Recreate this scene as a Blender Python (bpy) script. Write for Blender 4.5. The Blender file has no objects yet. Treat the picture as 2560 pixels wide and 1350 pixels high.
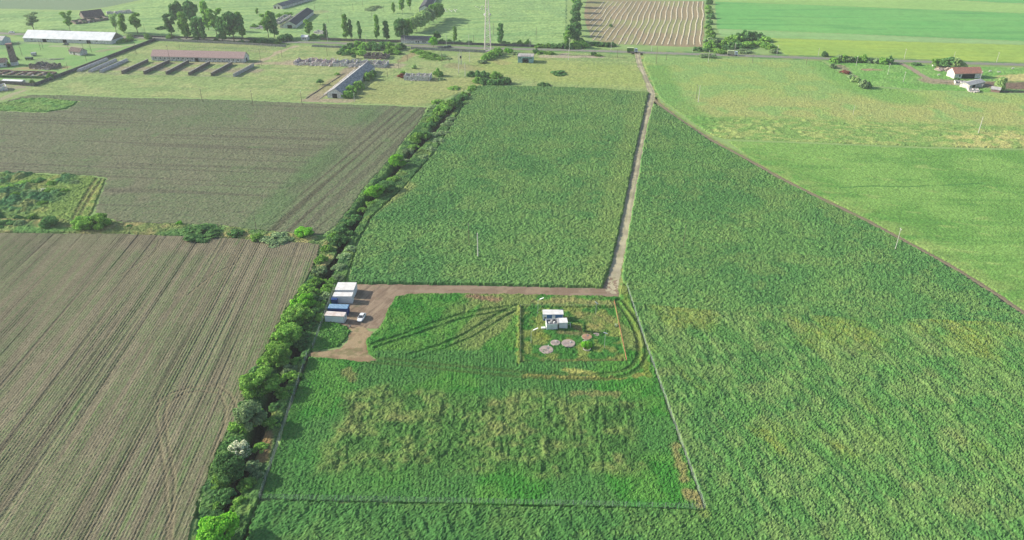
import bpy, bmesh, math, random
import numpy as np
from mathutils import Vector, Matrix
R=math.radians
scene=bpy.context.scene
# ---------------------------------------------------------------- camera
CAM_H=125.0; F=1900.0; PITCH=math.atan(1043.0/F); CX,CY=1280.0,675.0
cam=bpy.data.cameras.new('camera'); camo=bpy.data.objects.new('camera',cam)
scene.collection.objects.link(camo); camo.location=(0,0,CAM_H)
camo.rotation_euler=(math.pi/2-PITCH,0,0)
cam.sensor_width=36; cam.lens=F/2560*36; cam.clip_end=12000; cam.clip_start=1
scene.camera=camo
# ---------------------------------------------------------------- light
SUN_EL,SUN_AZ=R(26),R(-78)      # azimuth: 0 = +Y, negative = towards -X
w=bpy.data.worlds.new('World'); scene.world=w; w.use_nodes=True
nt=w.node_tree; bg=nt.nodes['Background']
sky=nt.nodes.new('ShaderNodeTexSky'); sky.sky_type='NISHITA'; sky.sun_disc=False
sky.sun_elevation=SUN_EL; sky.sun_rotation=SUN_AZ; sky.dust_density=1.5
nt.links.new(sky.outputs[0],bg.inputs[0]); bg.inputs[1].default_value=0.12
sl=bpy.data.lights.new('sun','SUN'); so=bpy.data.objects.new('sun',sl); scene.collection.objects.link(so)
sl.energy=4.8; sl.angle=R(0.6); sl.color=(1,0.93,0.80)
sd=Vector((math.sin(SUN_AZ)*math.cos(SUN_EL),math.cos(SUN_AZ)*math.cos(SUN_EL),math.sin(SUN_EL)))
so.rotation_euler=sd.to_track_quat('Z','Y').to_euler()
scene.view_settings.view_transform='Standard'; scene.view_settings.look='None'
scene.view_settings.exposure=0.82; scene.view_settings.gamma=1
scene.render.engine='CYCLES'
scene.cycles.max_bounces=5; scene.cycles.diffuse_bounces=2; scene.cycles.transparent_max_bounces=6
scene.cycles.volume_bounces=0
# ---------------------------------------------------------------- projection helpers
ct,st=math.cos(PITCH),math.sin(PITCH)
def P(px,py):
    u=(px-CX)/F; v=(py-CY)/F
    dz=-(st+v*ct); dy=ct-v*st
    t=CAM_H/-dz
    return (u*t,dy*t)
def PP(l): return [P(*p) for p in l]
def at(px,py,z=0.0): x,y=P(px,py); return Vector((x,y,z))
def scale_at(py): return ct*(py+368.1)/CAM_H          # source px per metre
def hgt(py_base,py_top):                              # metres of an upright thing
    ang=PITCH+math.atan((py_base-CY)/F)
    return (py_base-py_top)/scale_at(py_base)/math.cos(ang)
def lin(c): return tuple(((v/255)/12.92 if v/255<=0.04045 else ((v/255+0.055)/1.055)**2.4) for v in c)
K=0.6
WARM=(1.07,1.03,.90)      # warm tint on the palette colours, tuned by eye
def CS(r,g,b,k=0.6): return np.array([v*k*w_ for v,w_ in zip(lin((r,g,b)),(.97,.95,.84))])
def C(r,g,b,k=K): return np.array([v*k*w_ for v,w_ in zip(lin((r,g,b)),WARM)])
# ---------------------------------------------------------------- numpy noise
def _h(ix,iy,s):
    a=(ix.astype(np.int64)*374761393+iy.astype(np.int64)*668265263+s*982451653)&0xffffffff
    a=((a^(a>>13))*1274126177)&0xffffffff
    a=(a^(a>>16))&0xffffff
    return a/float(0xffffff)
def vn(X,Y,sc,s=0):
    x=X/sc; y=Y/sc; ix=np.floor(x); iy=np.floor(y); fx=x-ix; fy=y-iy
    fx=fx*fx*(3-2*fx); fy=fy*fy*(3-2*fy); ix=ix.astype(np.int64); iy=iy.astype(np.int64)
    a=_h(ix,iy,s); b=_h(ix+1,iy,s); c=_h(ix,iy+1,s); d=_h(ix+1,iy+1,s)
    return (a*(1-fx)+b*fx)*(1-fy)+(c*(1-fx)+d*fx)*fy
def fbm(X,Y,sc,s=0,o=3,g=0.5):
    t=0;a=1;n=0
    for i in range(o):
        t=t+a*vn(X+17.3*i,Y-9.1*i,sc/2**i,s+i*7); n+=a; a*=g
    return t/n
def rot(X,Y,ang): c,s=math.cos(ang),math.sin(ang); return X*c+Y*s, -X*s+Y*c
def aniso(X,Y,ang,along,across,s=0,o=2):
    u,v=rot(X,Y,ang); return fbm(u/along,v/across,1.0,s,o)
def sm(x,a,b): t=np.clip((x-a)/(b-a),0,1); return t*t*(3-2*t)
def pip(poly,X,Y):
    ins=np.zeros(X.shape,bool); n=len(poly)
    for i in range(n):
        x1,y1=poly[i]; x2,y2=poly[(i+1)%n]
        if y1==y2: continue
        c=((y1>Y)!=(y2>Y))&(X<(x2-x1)*(Y-y1)/(y2-y1)+x1)
        ins^=c
    return ins
def dline(line,X,Y):
    d=np.full(X.shape,1e9)
    for (x1,y1),(x2,y2) in zip(line[:-1],line[1:]):
        dx,dy=x2-x1,y2-y1; L=dx*dx+dy*dy
        t=np.clip(((X-x1)*dx+(Y-y1)*dy)/L,0,1)
        d=np.minimum(d,np.hypot(X-x1-t*dx,Y-y1-t*dy))
    return d
def mixc(c,d,t): t=np.asarray(t)[...,None]; return c*(1-t)+d*t
def const(c,X): return np.broadcast_to(c,X.shape+(3,)).copy()
def smooth(line,n=2):
    for _ in range(n):
        o=[line[0]]
        for a,b in zip(line[:-1],line[1:]):
            o+=[(a[0]*.75+b[0]*.25,a[1]*.75+b[1]*.25),(a[0]*.25+b[0]*.75,a[1]*.25+b[1]*.75)]
        o.append(line[-1]); line=o
    return line
# ---------------------------------------------------------------- object helpers
col=scene.collection
def tag(o,label=None,cat=None,group=None,kind=None):
    if label: o['label']=label
    if cat: o['category']=cat
    if group: o['group']=group
    if kind: o['kind']=kind
    return o
def link(name,me,parent=None,loc=None):
    o=bpy.data.objects.new(name,me); col.objects.link(o)
    if parent is not None: o.parent=parent
    if loc is not None: o.location=loc
    return o
def empty(name,loc,rz=0,label=None,cat=None,group=None):
    o=bpy.data.objects.new(name,None); col.objects.link(o); o.location=loc; o.rotation_euler=(0,0,rz)
    o.empty_display_size=0.3
    return tag(o,label,cat,group)
def copy_tree(o,parent=None):
    c=o.copy(); col.objects.link(c)
    if parent is not None: c.parent=parent
    for ch in list(o.children): copy_tree(ch,c)
    return c
class MB:
    """collects shapes and links them as one mesh"""
    def __init__(s): s.v=[];s.f=[]
    def quad(s,a,b,c,d):
        n=len(s.v); s.v+=[tuple(a),tuple(b),tuple(c),tuple(d)]; s.f.append((n,n+1,n+2,n+3)); return s
    def tri(s,a,b,c):
        n=len(s.v); s.v+=[tuple(a),tuple(b),tuple(c)]; s.f.append((n,n+1,n+2)); return s
    def box(s,x0,x1,y0,y1,z0,z1,M=None,taper=0):
        t=taper
        v=[(x0,y0,z0),(x1,y0,z0),(x1,y1,z0),(x0,y1,z0),(x0+t,y0+t,z1),(x1-t,y0+t,z1),(x1-t,y1-t,z1),(x0+t,y1-t,z1)]
        if M is not None: v=[tuple(M@Vector(p)) for p in v]
        n=len(s.v); s.v+=v
        s.f+=[tuple(n+i for i in q) for q in ((3,2,1,0),(4,5,6,7),(0,1,5,4),(1,2,6,5),(2,3,7,6),(3,0,4,7))]
        return s
    def tube(s,a,b,r0,r1=None,seg=8,cap=True):
        a=Vector(a);b=Vector(b); r1=r0 if r1 is None else r1
        d=(b-a).normalized(); u=d.orthogonal().normalized(); w_=d.cross(u); n=len(s.v)
        for p,r in ((a,r0),(b,r1)):
            for i in range(seg):
                t=2*math.pi*i/seg; s.v.append(tuple(p+(u*math.cos(t)+w_*math.sin(t))*r))
        for i in range(seg): j=(i+1)%seg; s.f.append((n+i,n+j,n+seg+j,n+seg+i))
        if cap: s.f.append(tuple(n+i for i in range(seg))[::-1]); s.f.append(tuple(n+seg+i for i in range(seg)))
        return s
    def prism(s,pts,y0,y1):      # xz outline extruded along y
        n=len(s.v);k=len(pts)
        s.v+=[(x,y0,z) for x,z in pts]+[(x,y1,z) for x,z in pts]
        s.f.append(tuple(range(n,n+k))); s.f.append(tuple(range(n+2*k-1,n+k-1,-1)))
        for i in range(k): j=(i+1)%k; s.f.append((n+j,n+i,n+k+i,n+k+j))
        return s
    def build(s,name,m,parent=None,loc=None,smooth=False,bevel=0):
        me=bpy.data.meshes.new(name); me.from_pydata(s.v,[],s.f); me.materials.append(m)
        if smooth: me.polygons.foreach_set('use_smooth',[True]*len(me.polygons))
        me.update(); bm=bmesh.new(); bm.from_mesh(me); bmesh.ops.recalc_face_normals(bm,faces=bm.faces)
        if bevel:
            bmesh.ops.remove_doubles(bm,verts=bm.verts,dist=1e-4)
            bmesh.ops.bevel(bm,geom=bm.edges[:],offset=bevel,segments=1,affect='EDGES')
        bm.to_mesh(me); bm.free()
        return link(name,me,parent,loc)
# ---------------------------------------------------------------- materials
def newmat(name):
    m=bpy.data.materials.new(name); m.use_nodes=True; t=m.node_tree
    return m,t,t.nodes['Principled BSDF']
def node(t,k,**kw):
    n=t.nodes.new(k)
    for a,b in kw.items(): setattr(n,a,b)
    return n
def mat(name,c,rough=.8,var=.15,scale=1.5,spec=.3,metal=0,bump=0,c2=None,stretch=(1,1,1),ramp=(.4,.6)):
    """plain material with procedural wear: noise mixes the colour towards c2"""
    m,t,b=newmat(name); c=tuple(float(v) for v in c)
    tc=node(t,'ShaderNodeTexCoord'); mp=node(t,'ShaderNodeMapping'); mp.inputs['Scale'].default_value=stretch
    t.links.new(tc.outputs['Object'],mp.inputs[0])
    nz=node(t,'ShaderNodeTexNoise'); nz.inputs['Scale'].default_value=scale; nz.inputs['Detail'].default_value=5
    nz.inputs['Roughness'].default_value=.65
    t.links.new(mp.outputs[0],nz.inputs['Vector'])
    rp=node(t,'ShaderNodeValToRGB'); rp.color_ramp.elements[0].position=ramp[0]; rp.color_ramp.elements[1].position=ramp[1]
    d=tuple(float(v) for v in c2) if c2 is not None else tuple(v*(1-2*var) for v in c)
    rp.color_ramp.elements[0].color=(*d,1); rp.color_ramp.elements[1].color=(*c,1)
    t.links.new(nz.outputs[0],rp.inputs[0]); t.links.new(rp.outputs[0],b.inputs['Base Color'])
    b.inputs['Roughness'].default_value=rough; b.inputs['Metallic'].default_value=metal
    b.inputs['Specular IOR Level'].default_value=spec
    if bump:
        bp=node(t,'ShaderNodeBump'); bp.inputs['Distance'].default_value=bump; t.links.new(nz.outputs[0],bp.inputs['Height'])
        t.links.new(bp.outputs[0],b.inputs['Normal'])
    return m
def groundmat(name,detail=2.0,amt=.35,bump=.1,trans=0.0,fine=9.0):
    m,t,b=newmat(name)
    a=node(t,'ShaderNodeAttribute',attribute_name='Col')
    tc=node(t,'ShaderNodeTexCoord')
    n1=node(t,'ShaderNodeTexNoise'); n1.inputs['Scale'].default_value=detail; n1.inputs['Detail'].default_value=6; n1.inputs['Roughness'].default_value=.7
    t.links.new(tc.outputs['Object'],n1.inputs['Vector'])
    mr=node(t,'ShaderNodeMapRange'); mr.inputs['From Min'].default_value=.3; mr.inputs['From Max'].default_value=.7
    mr.inputs['To Min'].default_value=1-amt; mr.inputs['To Max'].default_value=1+amt
    t.links.new(n1.outputs[0],mr.inputs['Value'])
    mx=node(t,'ShaderNodeVectorMath',operation='SCALE'); t.links.new(a.outputs['Color'],mx.inputs[0]); t.links.new(mr.outputs[0],mx.inputs['Scale'])
    t.links.new(mx.outputs[0],b.inputs['Base Color'])
    b.inputs['Roughness'].default_value=.95; b.inputs['Specular IOR Level'].default_value=.1
    n2=node(t,'ShaderNodeTexNoise'); n2.inputs['Scale'].default_value=fine; n2.inputs['Detail'].default_value=3
    t.links.new(tc.outputs['Object'],n2.inputs['Vector'])
    bp=node(t,'ShaderNodeBump'); bp.inputs['Distance'].default_value=bump; bp.inputs['Strength'].default_value=1
    t.links.new(n2.outputs[0],bp.inputs['Height']); t.links.new(bp.outputs[0],b.inputs['Normal'])
    return m
def leafmat(name,c,c2,var=.22,trans=.3):
    m=bpy.data.materials.new(name); m.use_nodes=True; t=m.node_tree; t.nodes.clear()
    out=node(t,'ShaderNodeOutputMaterial'); ge=node(t,'ShaderNodeNewGeometry'); oi=node(t,'ShaderNodeObjectInfo')
    rp=node(t,'ShaderNodeValToRGB'); rp.color_ramp.elements[0].color=(*[float(v) for v in c],1); rp.color_ramp.elements[1].color=(*[float(v) for v in c2],1)
    t.links.new(ge.outputs['Random Per Island'],rp.inputs[0])
    mr=node(t,'ShaderNodeMapRange'); mr.inputs['To Min'].default_value=1-var; mr.inputs['To Max'].default_value=1+var
    t.links.new(oi.outputs['Random'],mr.inputs['Value'])
    mx=node(t,'ShaderNodeVectorMath',operation='SCALE'); t.links.new(rp.outputs[0],mx.inputs[0]); t.links.new(mr.outputs[0],mx.inputs['Scale'])
    df=node(t,'ShaderNodeBsdfDiffuse'); tr=node(t,'ShaderNodeBsdfTranslucent'); ms=node(t,'ShaderNodeMixShader'); ms.inputs[0].default_value=trans
    t.links.new(mx.outputs[0],df.inputs[0]); t.links.new(mx.outputs[0],tr.inputs[0])
    t.links.new(df.outputs[0],ms.inputs[1]); t.links.new(tr.outputs[0],ms.inputs[2]); t.links.new(ms.outputs[0],out.inputs[0])
    return m
G_CROP=groundmat('crop_leaves',3.0,.40,.12); G_SOIL=groundmat('tilled_soil',5.0,.35,.10,fine=5)
G_GRASS=groundmat('meadow_grass',1.2,.25,.12,fine=4); G_FAR=groundmat('far_grass',.5,.14,.1,fine=1.5)
G_GRAVEL=groundmat('gravel',4.0,.25,.04,fine=12)
# ---------------------------------------------------------------- gridded region of ground or crop
def region(name,poly_px,sp,cfn,hfn=None,z=0.02,m=G_GRASS,holes=(),ragged=0.5,edge0=True,world=False,
           label=None,cat=None,kind='structure',seed=1,ramp=0.0,keep=None,flat=False,fuzz=0.0):
    poly=poly_px if world else PP(poly_px)
    xs=[p[0] for p in poly]; ys=[p[1] for p in poly]
    nx=int((max(xs)-min(xs))/sp)+5; ny=int((max(ys)-min(ys))/sp)+5
    gx=min(xs)-2*sp+np.arange(nx)*sp; gy=min(ys)-2*sp+np.arange(ny)*sp
    X,Y=np.meshgrid(gx,gy)
    rng=np.random.RandomState(seed)
    X=X+rng.uniform(-.3,.3,X.shape)*sp; Y=Y+rng.uniform(-.3,.3,X.shape)*sp
    qx=X+(fbm(X,Y,2.5,seed+50)-.5)*2*ragged; qy=Y+(fbm(X,Y,2.5,seed+90)-.5)*2*ragged
    ins=pip(poly,qx,qy)
    for h in holes: ins&=~pip(h,qx,qy)
    if keep is not None: ins&=keep(X,Y)
    q=ins[:-1,:-1]&ins[1:,:-1]&ins[:-1,1:]&ins[1:,1:]
    idx=np.arange(nx*ny).reshape(ny,nx)
    faces=np.stack([idx[:-1,:-1][q],idx[:-1,1:][q],idx[1:,1:][q],idx[1:,:-1][q]],1)
    inner=ins.copy()
    inner[1:-1,1:-1]=ins[1:-1,1:-1]&ins[:-2,1:-1]&ins[2:,1:-1]&ins[1:-1,:-2]&ins[1:-1,2:]
    used=np.zeros(nx*ny,bool); used[faces.ravel()]=True
    # edge verts = those used whose neighbouring cells are not all faces
    cnt=np.zeros((ny,nx),int)
    cnt[:-1,:-1]+=q; cnt[1:,:-1]+=q; cnt[:-1,1:]+=q; cnt[1:,1:]+=q
    H=np.zeros(X.shape) if hfn is None else hfn(X,Y)
    if fuzz: H=H+fuzz*(rng.rand(*X.shape)**1.5-.3)
    if edge0: H=np.where(cnt<4,0.0,H)
    colr=cfn(X,Y)
    if fuzz: colr=colr*(1+.5*(rng.rand(*X.shape)-.5))[...,None]
    Z=z+H
    remap=-np.ones(nx*ny,np.int64); remap[used]=np.arange(used.sum())
    f=remap[faces]
    co=np.stack([X.ravel()[used],Y.ravel()[used],Z.ravel()[used]],1).astype(np.float32)
    c=colr.reshape(-1,3)[used]
    me=bpy.data.meshes.new(name); nf=len(f)
    me.vertices.add(len(co)); me.vertices.foreach_set('co',co.ravel())
    me.loops.add(nf*4); me.loops.foreach_set('vertex_index',f.ravel().astype(np.int32))
    me.polygons.add(nf); me.polygons.foreach_set('loop_start',np.arange(nf,dtype=np.int32)*4)
    if flat: me.polygons.foreach_set('use_smooth',[False]*nf)
    at_=me.color_attributes.new('Col','FLOAT_COLOR','POINT')
    at_.data.foreach_set('color',np.concatenate([np.clip(c,0.002,1),np.ones((len(c),1))],1).astype(np.float32).ravel())
    me.update(calc_edges=True); me.materials.append(m)
    o=link(name,me); tag(o,label,cat,None,kind)
    print('region',name,len(co)); return o
def strip(name,line_px,width,z,m,cfn,world=False,sp=1.0,label=None,kind='structure',rag=.3,sm_=2):
    """a road or track: ribbon of real width along a centre line, gridded so that it can carry colour"""
    L=smooth(line_px if world else PP(line_px),sm_)
    pts=[Vector((*p,0)) for p in L]; left=[];right=[]
    for i,p in enumerate(pts):
        d=(pts[min(i+1,len(pts)-1)]-pts[max(i-1,0)]).normalized(); n=Vector((-d.y,d.x,0)); wd=width(i/(len(pts)-1)) if callable(width) else width
        left.append((p+n*wd/2)[:2]); right.append((p-n*wd/2)[:2])
    poly=left+right[::-1]
    return region(name,poly,sp,cfn,None,z,m,world=True,ragged=rag,label=label,kind=kind)
# ================================================================ GROUND AND FIELDS
TRENCH=PP([(1172,236),(1140,262),(1085,325),(1050,360),(1010,400),(960,455),(905,520),(880,565),(854,608),(841,629),(821,676),(792,723),(776,775),(752,830),(732,890),(706,945),(675,1003),(660,1031),(633,1105),(603,1175),(577,1240),(560,1290),(545,1400),(530,1500)])
HIWAY=PP([(-500,62),(-200,73),(0,83),(60,86),(310,93),(440,97),(517,98),(584,101),(701,105),(780,106),(975,112),(1053,115),(1210,121),(1375,124),(1550,129),(1620,132),(1757,136),(1913,141),(2050,146),(2294,154),(2431,158.5),(2560,162),(2900,173)])
GRAVELROAD=PP([(1593,131),(1598,160),(1612,195),(1630,232),(1628,248),(1617,290),(1604,350),(1596,395),(1584,455),(1571,520),(1556,600),(1540,672),(1530,715),(1528,735)])
FIELDTRACK=PP([(1629,243),(1650,262),(1700,300),(1780,352),(1860,394),(1950,446),(2050,496),(2150,543),(2250,598),(2330,640),(2400,680),(2480,730),(2560,785),(2700,885)])
RING=PP([(930,903),(1000,908),(1100,919),(1200,929),(1250,934),(1330,941),(1400,945),(1480,946),(1530,943),(1575,932),(1598,912),(1608,885),(1604,850),(1590,815),(1572,785),(1550,757)])
FENCE_R=PP([(1567,720),(1762,1275)]); FENCE_B=PP([(650,1250),(1762,1275)]); FENCE_L=PP([(768,893),(650,1250)]); FENCE_U=PP([(838,720),(783,870)])

def base_col(X,Y):
    n=fbm(X,Y,60,3,4); c=mixc(const(C(158,188,128),X),C(146,180,112),n)
    return mixc(c,C(128,165,105),sm(fbm(X,Y,14,5),.5,.75)*.5)
def ground():
    xs=np.concatenate([[-6000,-2500,-1200],np.arange(-750,751,3.0),[1200,2500,6000]])
    ys=np.concatenate([[-3000,-800,-100],np.arange(60,1250,3.0),[1500,2500,8000]])
    X,Y=np.meshgrid(xs,ys); d=dline(TRENCH,X,Y); Z=np.where(d<4.0,-3.6,0.0)
    ny,nx=X.shape; idx=np.arange(nx*ny).reshape(ny,nx)
    f=np.stack([idx[:-1,:-1],idx[:-1,1:],idx[1:,1:],idx[1:,:-1]],-1).reshape(-1,4)
    me=bpy.data.meshes.new('ground'); me.vertices.add(nx*ny); me.vertices.foreach_set('co',np.stack([X,Y,Z],-1).astype(np.float32).ravel())
    me.loops.add(len(f)*4); me.loops.foreach_set('vertex_index',f.ravel().astype(np.int32))
    me.polygons.add(len(f)); me.polygons.foreach_set('loop_start',np.arange(len(f),dtype=np.int32)*4)
    a=me.color_attributes.new('Col','FLOAT_COLOR','POINT')
    a.data.foreach_set('color',np.concatenate([base_col(X,Y),np.ones(X.shape+(1,))],-1).astype(np.float32).ravel())
    me.update(calc_edges=True); me.materials.append(G_FAR); tag(link('ground',me),kind='structure')
ground()

# ---- lower tilled field: rows run parallel to the ditch
a0,a1=P(590,600),P(170,1350); ROWA=math.atan2(a0[1]-a1[1],a0[0]-a1[0])
SOILA=[(-400,582),(0,584),(300,586),(500,594),(650,600),(800,612),(792,650),(760,710),(722,765),(680,842),(645,915),(612,985),(600,1040),(560,1095),(530,1160),(498,1250),(462,1400),(450,1500),(-300,1500)]
TURN=[PP([(400,1000),(392,1040),(402,1120),(415,1200),(422,1300),(415,1400)]),PP([(422,1000),(412,1040),(420,1110),(438,1200),(432,1300),(425,1400)]),
      PP([(392,1010),(430,985),(490,968),(540,965),(575,985),(590,1015),(592,1050)]),PP([(415,1020),(450,990),(500,978),(550,985),(566,1020),(560,1070),(530,1140)]),
      PP([(400,600),(390,625),(380,640),(300,690)]),PP([(580,640),(600,645),(590,660),(530,690),(470,740)])]
def tram(X,Y,v):
    ph=(v+.5*(vn(X,Y,60,18)-.5))/5.6; d=np.abs((ph%1)-.5)*5.6; return sm(np.minimum(np.abs(d-.0),np.abs(d-.9)),.32,.1)*sm(aniso(X,Y,ROWA,40,5.6,19,1),.25,.55)
def soilA(X,Y):
    u,v=rot(X,Y,ROWA)
    c=mixc(const(CS(136,128,112),X),CS(158,148,130),fbm(X,Y,3.0,11,3))
    warm=aniso(X,Y,ROWA,60,2.5,12,3); c=mixc(c,CS(112,106,94),sm(warm,.5,.7)*.4)
    rows=.5+.5*np.sin(2*math.pi*(v+.1*(vn(X,Y,9,4)-.5))/.78)*sm(aniso(X,Y,ROWA,30,2.5,14,2),.25,.6)
    head=sm(dline(PP([(-400,584),(0,586),(300,588),(650,602),(800,614)]),X,Y),9,15)
    g=sm(aniso(X,Y,ROWA,26,1.2,21,3),.36,.62)*.85*head+.2
    g=np.clip(g+.45*sm(fbm(X,Y,26,31,2),.52,.72),0,1)*(.4+.6*vn(X,Y,.7,77))
    c=mixc(c,CS(116,150,96),np.clip(rows*1.25*g,0,1)*.9)
    streak=sm(aniso(X,Y,ROWA,16,.9,25,2),.66,.8)*sm(vn(X,Y,26,8),.5,.75)
    c=mixc(c,CS(98,146,76),streak*.6*(.3+.7*vn(X,Y,1.0,81)))
    bd=aniso(X,Y,ROWA,150,2.2,15,2); c=c*(1+.34*(bd-.5))[...,None]
    tr=tram(X,Y,v); c=mixc(c,CS(100,94,82),tr*.42)
    st=sm(aniso(X,Y,ROWA,90,.9,41,1),.76,.92); c=mixc(c,CS(104,98,86),st*.5)
    edge=sm(dline(PP(SOILA[5:17]),X,Y),9,2)*sm(aniso(X,Y,ROWA,14,1.0,23,2),.5,.7)*sm(vn(X,Y,14,88),.3,.7); c=mixc(c,CS(100,142,78),edge*.5)
    for t in TURN: c=mixc(c,CS(146,138,116),sm(dline(t,X,Y),.7,.3)*.7)
    cl=vn(X,Y,.42,55); return mixc(c,CS(160,156,138),sm(cl,.80,.95)*.6)
def soilAh(X,Y):
    u,v=rot(X,Y,ROWA)
    h=.04*np.sin(2*math.pi*v/.78)+.07*vn(X,Y,.5,61)-.07*tram(X,Y,v)
    h-=.12*sm(aniso(X,Y,ROWA,90,.9,41,1),.74,.92)
    for t in TURN: h-=.09*sm(dline(t,X,Y),.5,.2)
    return h
region('tilled_field',SOILA,.27,soilA,soilAh,.32,G_SOIL,ragged=.6,seed=3,flat=True,fuzz=.07)
# ---- upper tilled field: rows run across the picture, headland rows along the ditch
a0,a1=P(100,470),P(700,495); ROWB=math.atan2(a1[1]-a0[1],a1[0]-a0[0])
a0,a1=P(780,530),P(1020,310); ROWB2=math.atan2(a1[1]-a0[1],a1[0]-a0[0])
SOILB=[(-500,248),(0,256),(75,237),(160,238),(300,244),(480,247),(640,252),(820,260),(950,263),(1068,269),(1050,305),(1012,350),(975,400),(930,448),(900,485),(868,530),(835,572),(800,590),(690,580),(560,566),(440,560),(300,556),(262,545),(235,528),(250,490),(267,446),(240,440),(120,434),(0,431),(-500,424)]
RB=PP([(1068,269),(1050,305),(1012,350),(975,400),(930,448),(900,485),(868,530),(835,572)])
GPATCH=PP([(-400,262),(0,258),(60,246),(120,246),(200,254),(170,272),(110,282),(0,278),(-400,276)])
BP=PP([(262,446),(400,446),(350,548),(240,530)])
def soilB(X,Y):
    c=mixc(const(CS(138,136,118),X),CS(152,146,128),fbm(X,Y,4.0,13,3))
    side=sm(dline(RB,X,Y),34,28); blk=pip(BP,X,Y)
    r1=.5+.5*np.sin(2*math.pi*(rot(X,Y,ROWB)[1])/1.5); r2=.5+.5*np.sin(2*math.pi*(rot(X,Y,ROWB2)[1])/1.5)
    rows=np.where(blk|(side>.5),r2,r1)
    far=sm(Y,270,400)
    g=.5+.5*sm(fbm(X,Y,40,33,3),.35,.65)+.25*far; g=g*(.55+.45*rows)*(.5+.5*vn(X,Y,1.1,78))
    g=np.where(blk,.25+.75*rows*sm(vn(X,Y,8,3),.2,.6),g)
    c=mixc(c,CS(116,142,100),np.clip(g,0,1))
    st=sm(np.where(side>.5,aniso(X,Y,ROWB2,90,2.2,43,2),aniso(X,Y,ROWB,90,1.8,45,2)),.58,.72); c=mixc(c,CS(110,106,96),st*.55)
    st=sm(aniso(X,Y,ROWB2,120,1.6,46,1),.72,.85)*side; c=mixc(c,CS(92,88,78),st*.7)
    band=sm(np.abs(dline(RB,X,Y)-30),9,3)*sm(vn(X,Y,25,9),.25,.6); c=mixc(c,CS(102,146,90),band*.45)
    c=mixc(c,CS(112,160,96),sm(vn(X,Y,9,19),.86,.97)*.3)
    return c
region('tilled_field',SOILB,.5,soilB,lambda X,Y:.12*vn(X,Y,1.0,62)+.05*np.sin(2*math.pi*(rot(X,Y,ROWB)[1])/1.5),.12,G_SOIL,holes=[GPATCH],ragged=1.0,seed=4,flat=True,fuzz=.16)
# ---- crops, weeds and grass that nobody could count
def crop(name,poly,sp,cfn,hfn,label,cat,**k): k.setdefault('flat',True); k.setdefault('fuzz',.27); return region(name,poly,sp,cfn,hfn,k.pop('z',.02),k.pop('m',G_CROP),label=label,cat=cat,kind='stuff',**k)
def weedcol(X,Y,s=0):
    c=mixc(const(C(84,136,78),X),C(128,164,88),sm(fbm(X,Y,5,s+2,3),.35,.65))
    c=mixc(c,C(166,172,112),sm(fbm(X,Y,9,s+8,3),.56,.74)*.6)
    return mixc(c,C(60,112,72),sm(vn(X,Y,1.5,s+4),.6,.9)*.6)
crop('weed_patch',[(-400,262),(0,258),(60,246),(120,246),(200,254),(170,272),(110,282),(0,278),(-400,276)],.6,
     lambda X,Y:mixc(weedcol(X,Y,5),C(122,178,92),.5),lambda X,Y:.2+.5*vn(X,Y,2,1),'light green patch of weeds at the far left end of the tilled field','weeds',ragged=1.5)
TR1=PP([(258,446),(240,470),(222,500),(205,530),(195,555)]); TR2=PP([(243,446),(226,470),(208,500),(192,530),(182,552)])
def wildh(X,Y):
    h=.15+.3*vn(X,Y,1.2,3)+1.6*sm(fbm(X,Y,7,9,3),.42,.66)*(.55+.45*vn(X,Y,1.1,5))*sm(dline(TR2,X,Y),5,18)
    for t in (TR1,TR2): h=h*sm(dline(t,X,Y),.3,1.2)
    return h
def wildc(X,Y):
    c=mixc(const(C(136,168,92),X),C(74,130,84),sm(fbm(X,Y,7,9,3),.38,.6)*sm(dline(TR2,X,Y),4,16))
    c=mixc(c,C(190,190,120),sm(fbm(X,Y,6,19,3),.56,.72)*.5)
    for t in (TR1,TR2): c=mixc(c,C(118,108,78),sm(dline(t,X,Y),.9,.3)*.7)
    return c
crop('scrub_patch',[(-400,426),(0,433),(120,436),(240,442),(267,447),(250,488),(235,528),(215,552),(0,548),(-400,545)],.45,wildc,wildh,
     'rough green scrub with wheel tracks, cutting into the tilled field at the left edge','scrub')
STRIP=[(-400,545),(0,547),(215,550),(262,545),(300,556),(440,560),(560,566),(690,580),(800,590),(835,574),(850,600),(840,640),(795,690),(780,700),(794,650),(800,612),(650,600),(500,594),(300,586),(0,584),(-400,582)]
def stripc(X,Y):
    c=mixc(const(C(138,158,98),X),C(186,180,126),sm(fbm(X,Y,5,28,3),.42,.66))
    c=mixc(c,C(96,150,84),sm(fbm(X,Y,8,38,2),.5,.65)*.8)
    t=dline(PP([(-400,571),(0,573),(110,576),(190,575)]),X,Y); return mixc(c,C(120,176,96),sm(t,2.5,1)*.6)
crop('grass_strip',STRIP,.4,stripc,lambda X,Y:.1+.35*vn(X,Y,1.3,3)+.25*vn(X,Y,4,13)*1,'pale dry grass strip between the two tilled fields','grass',ragged=.7)
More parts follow.
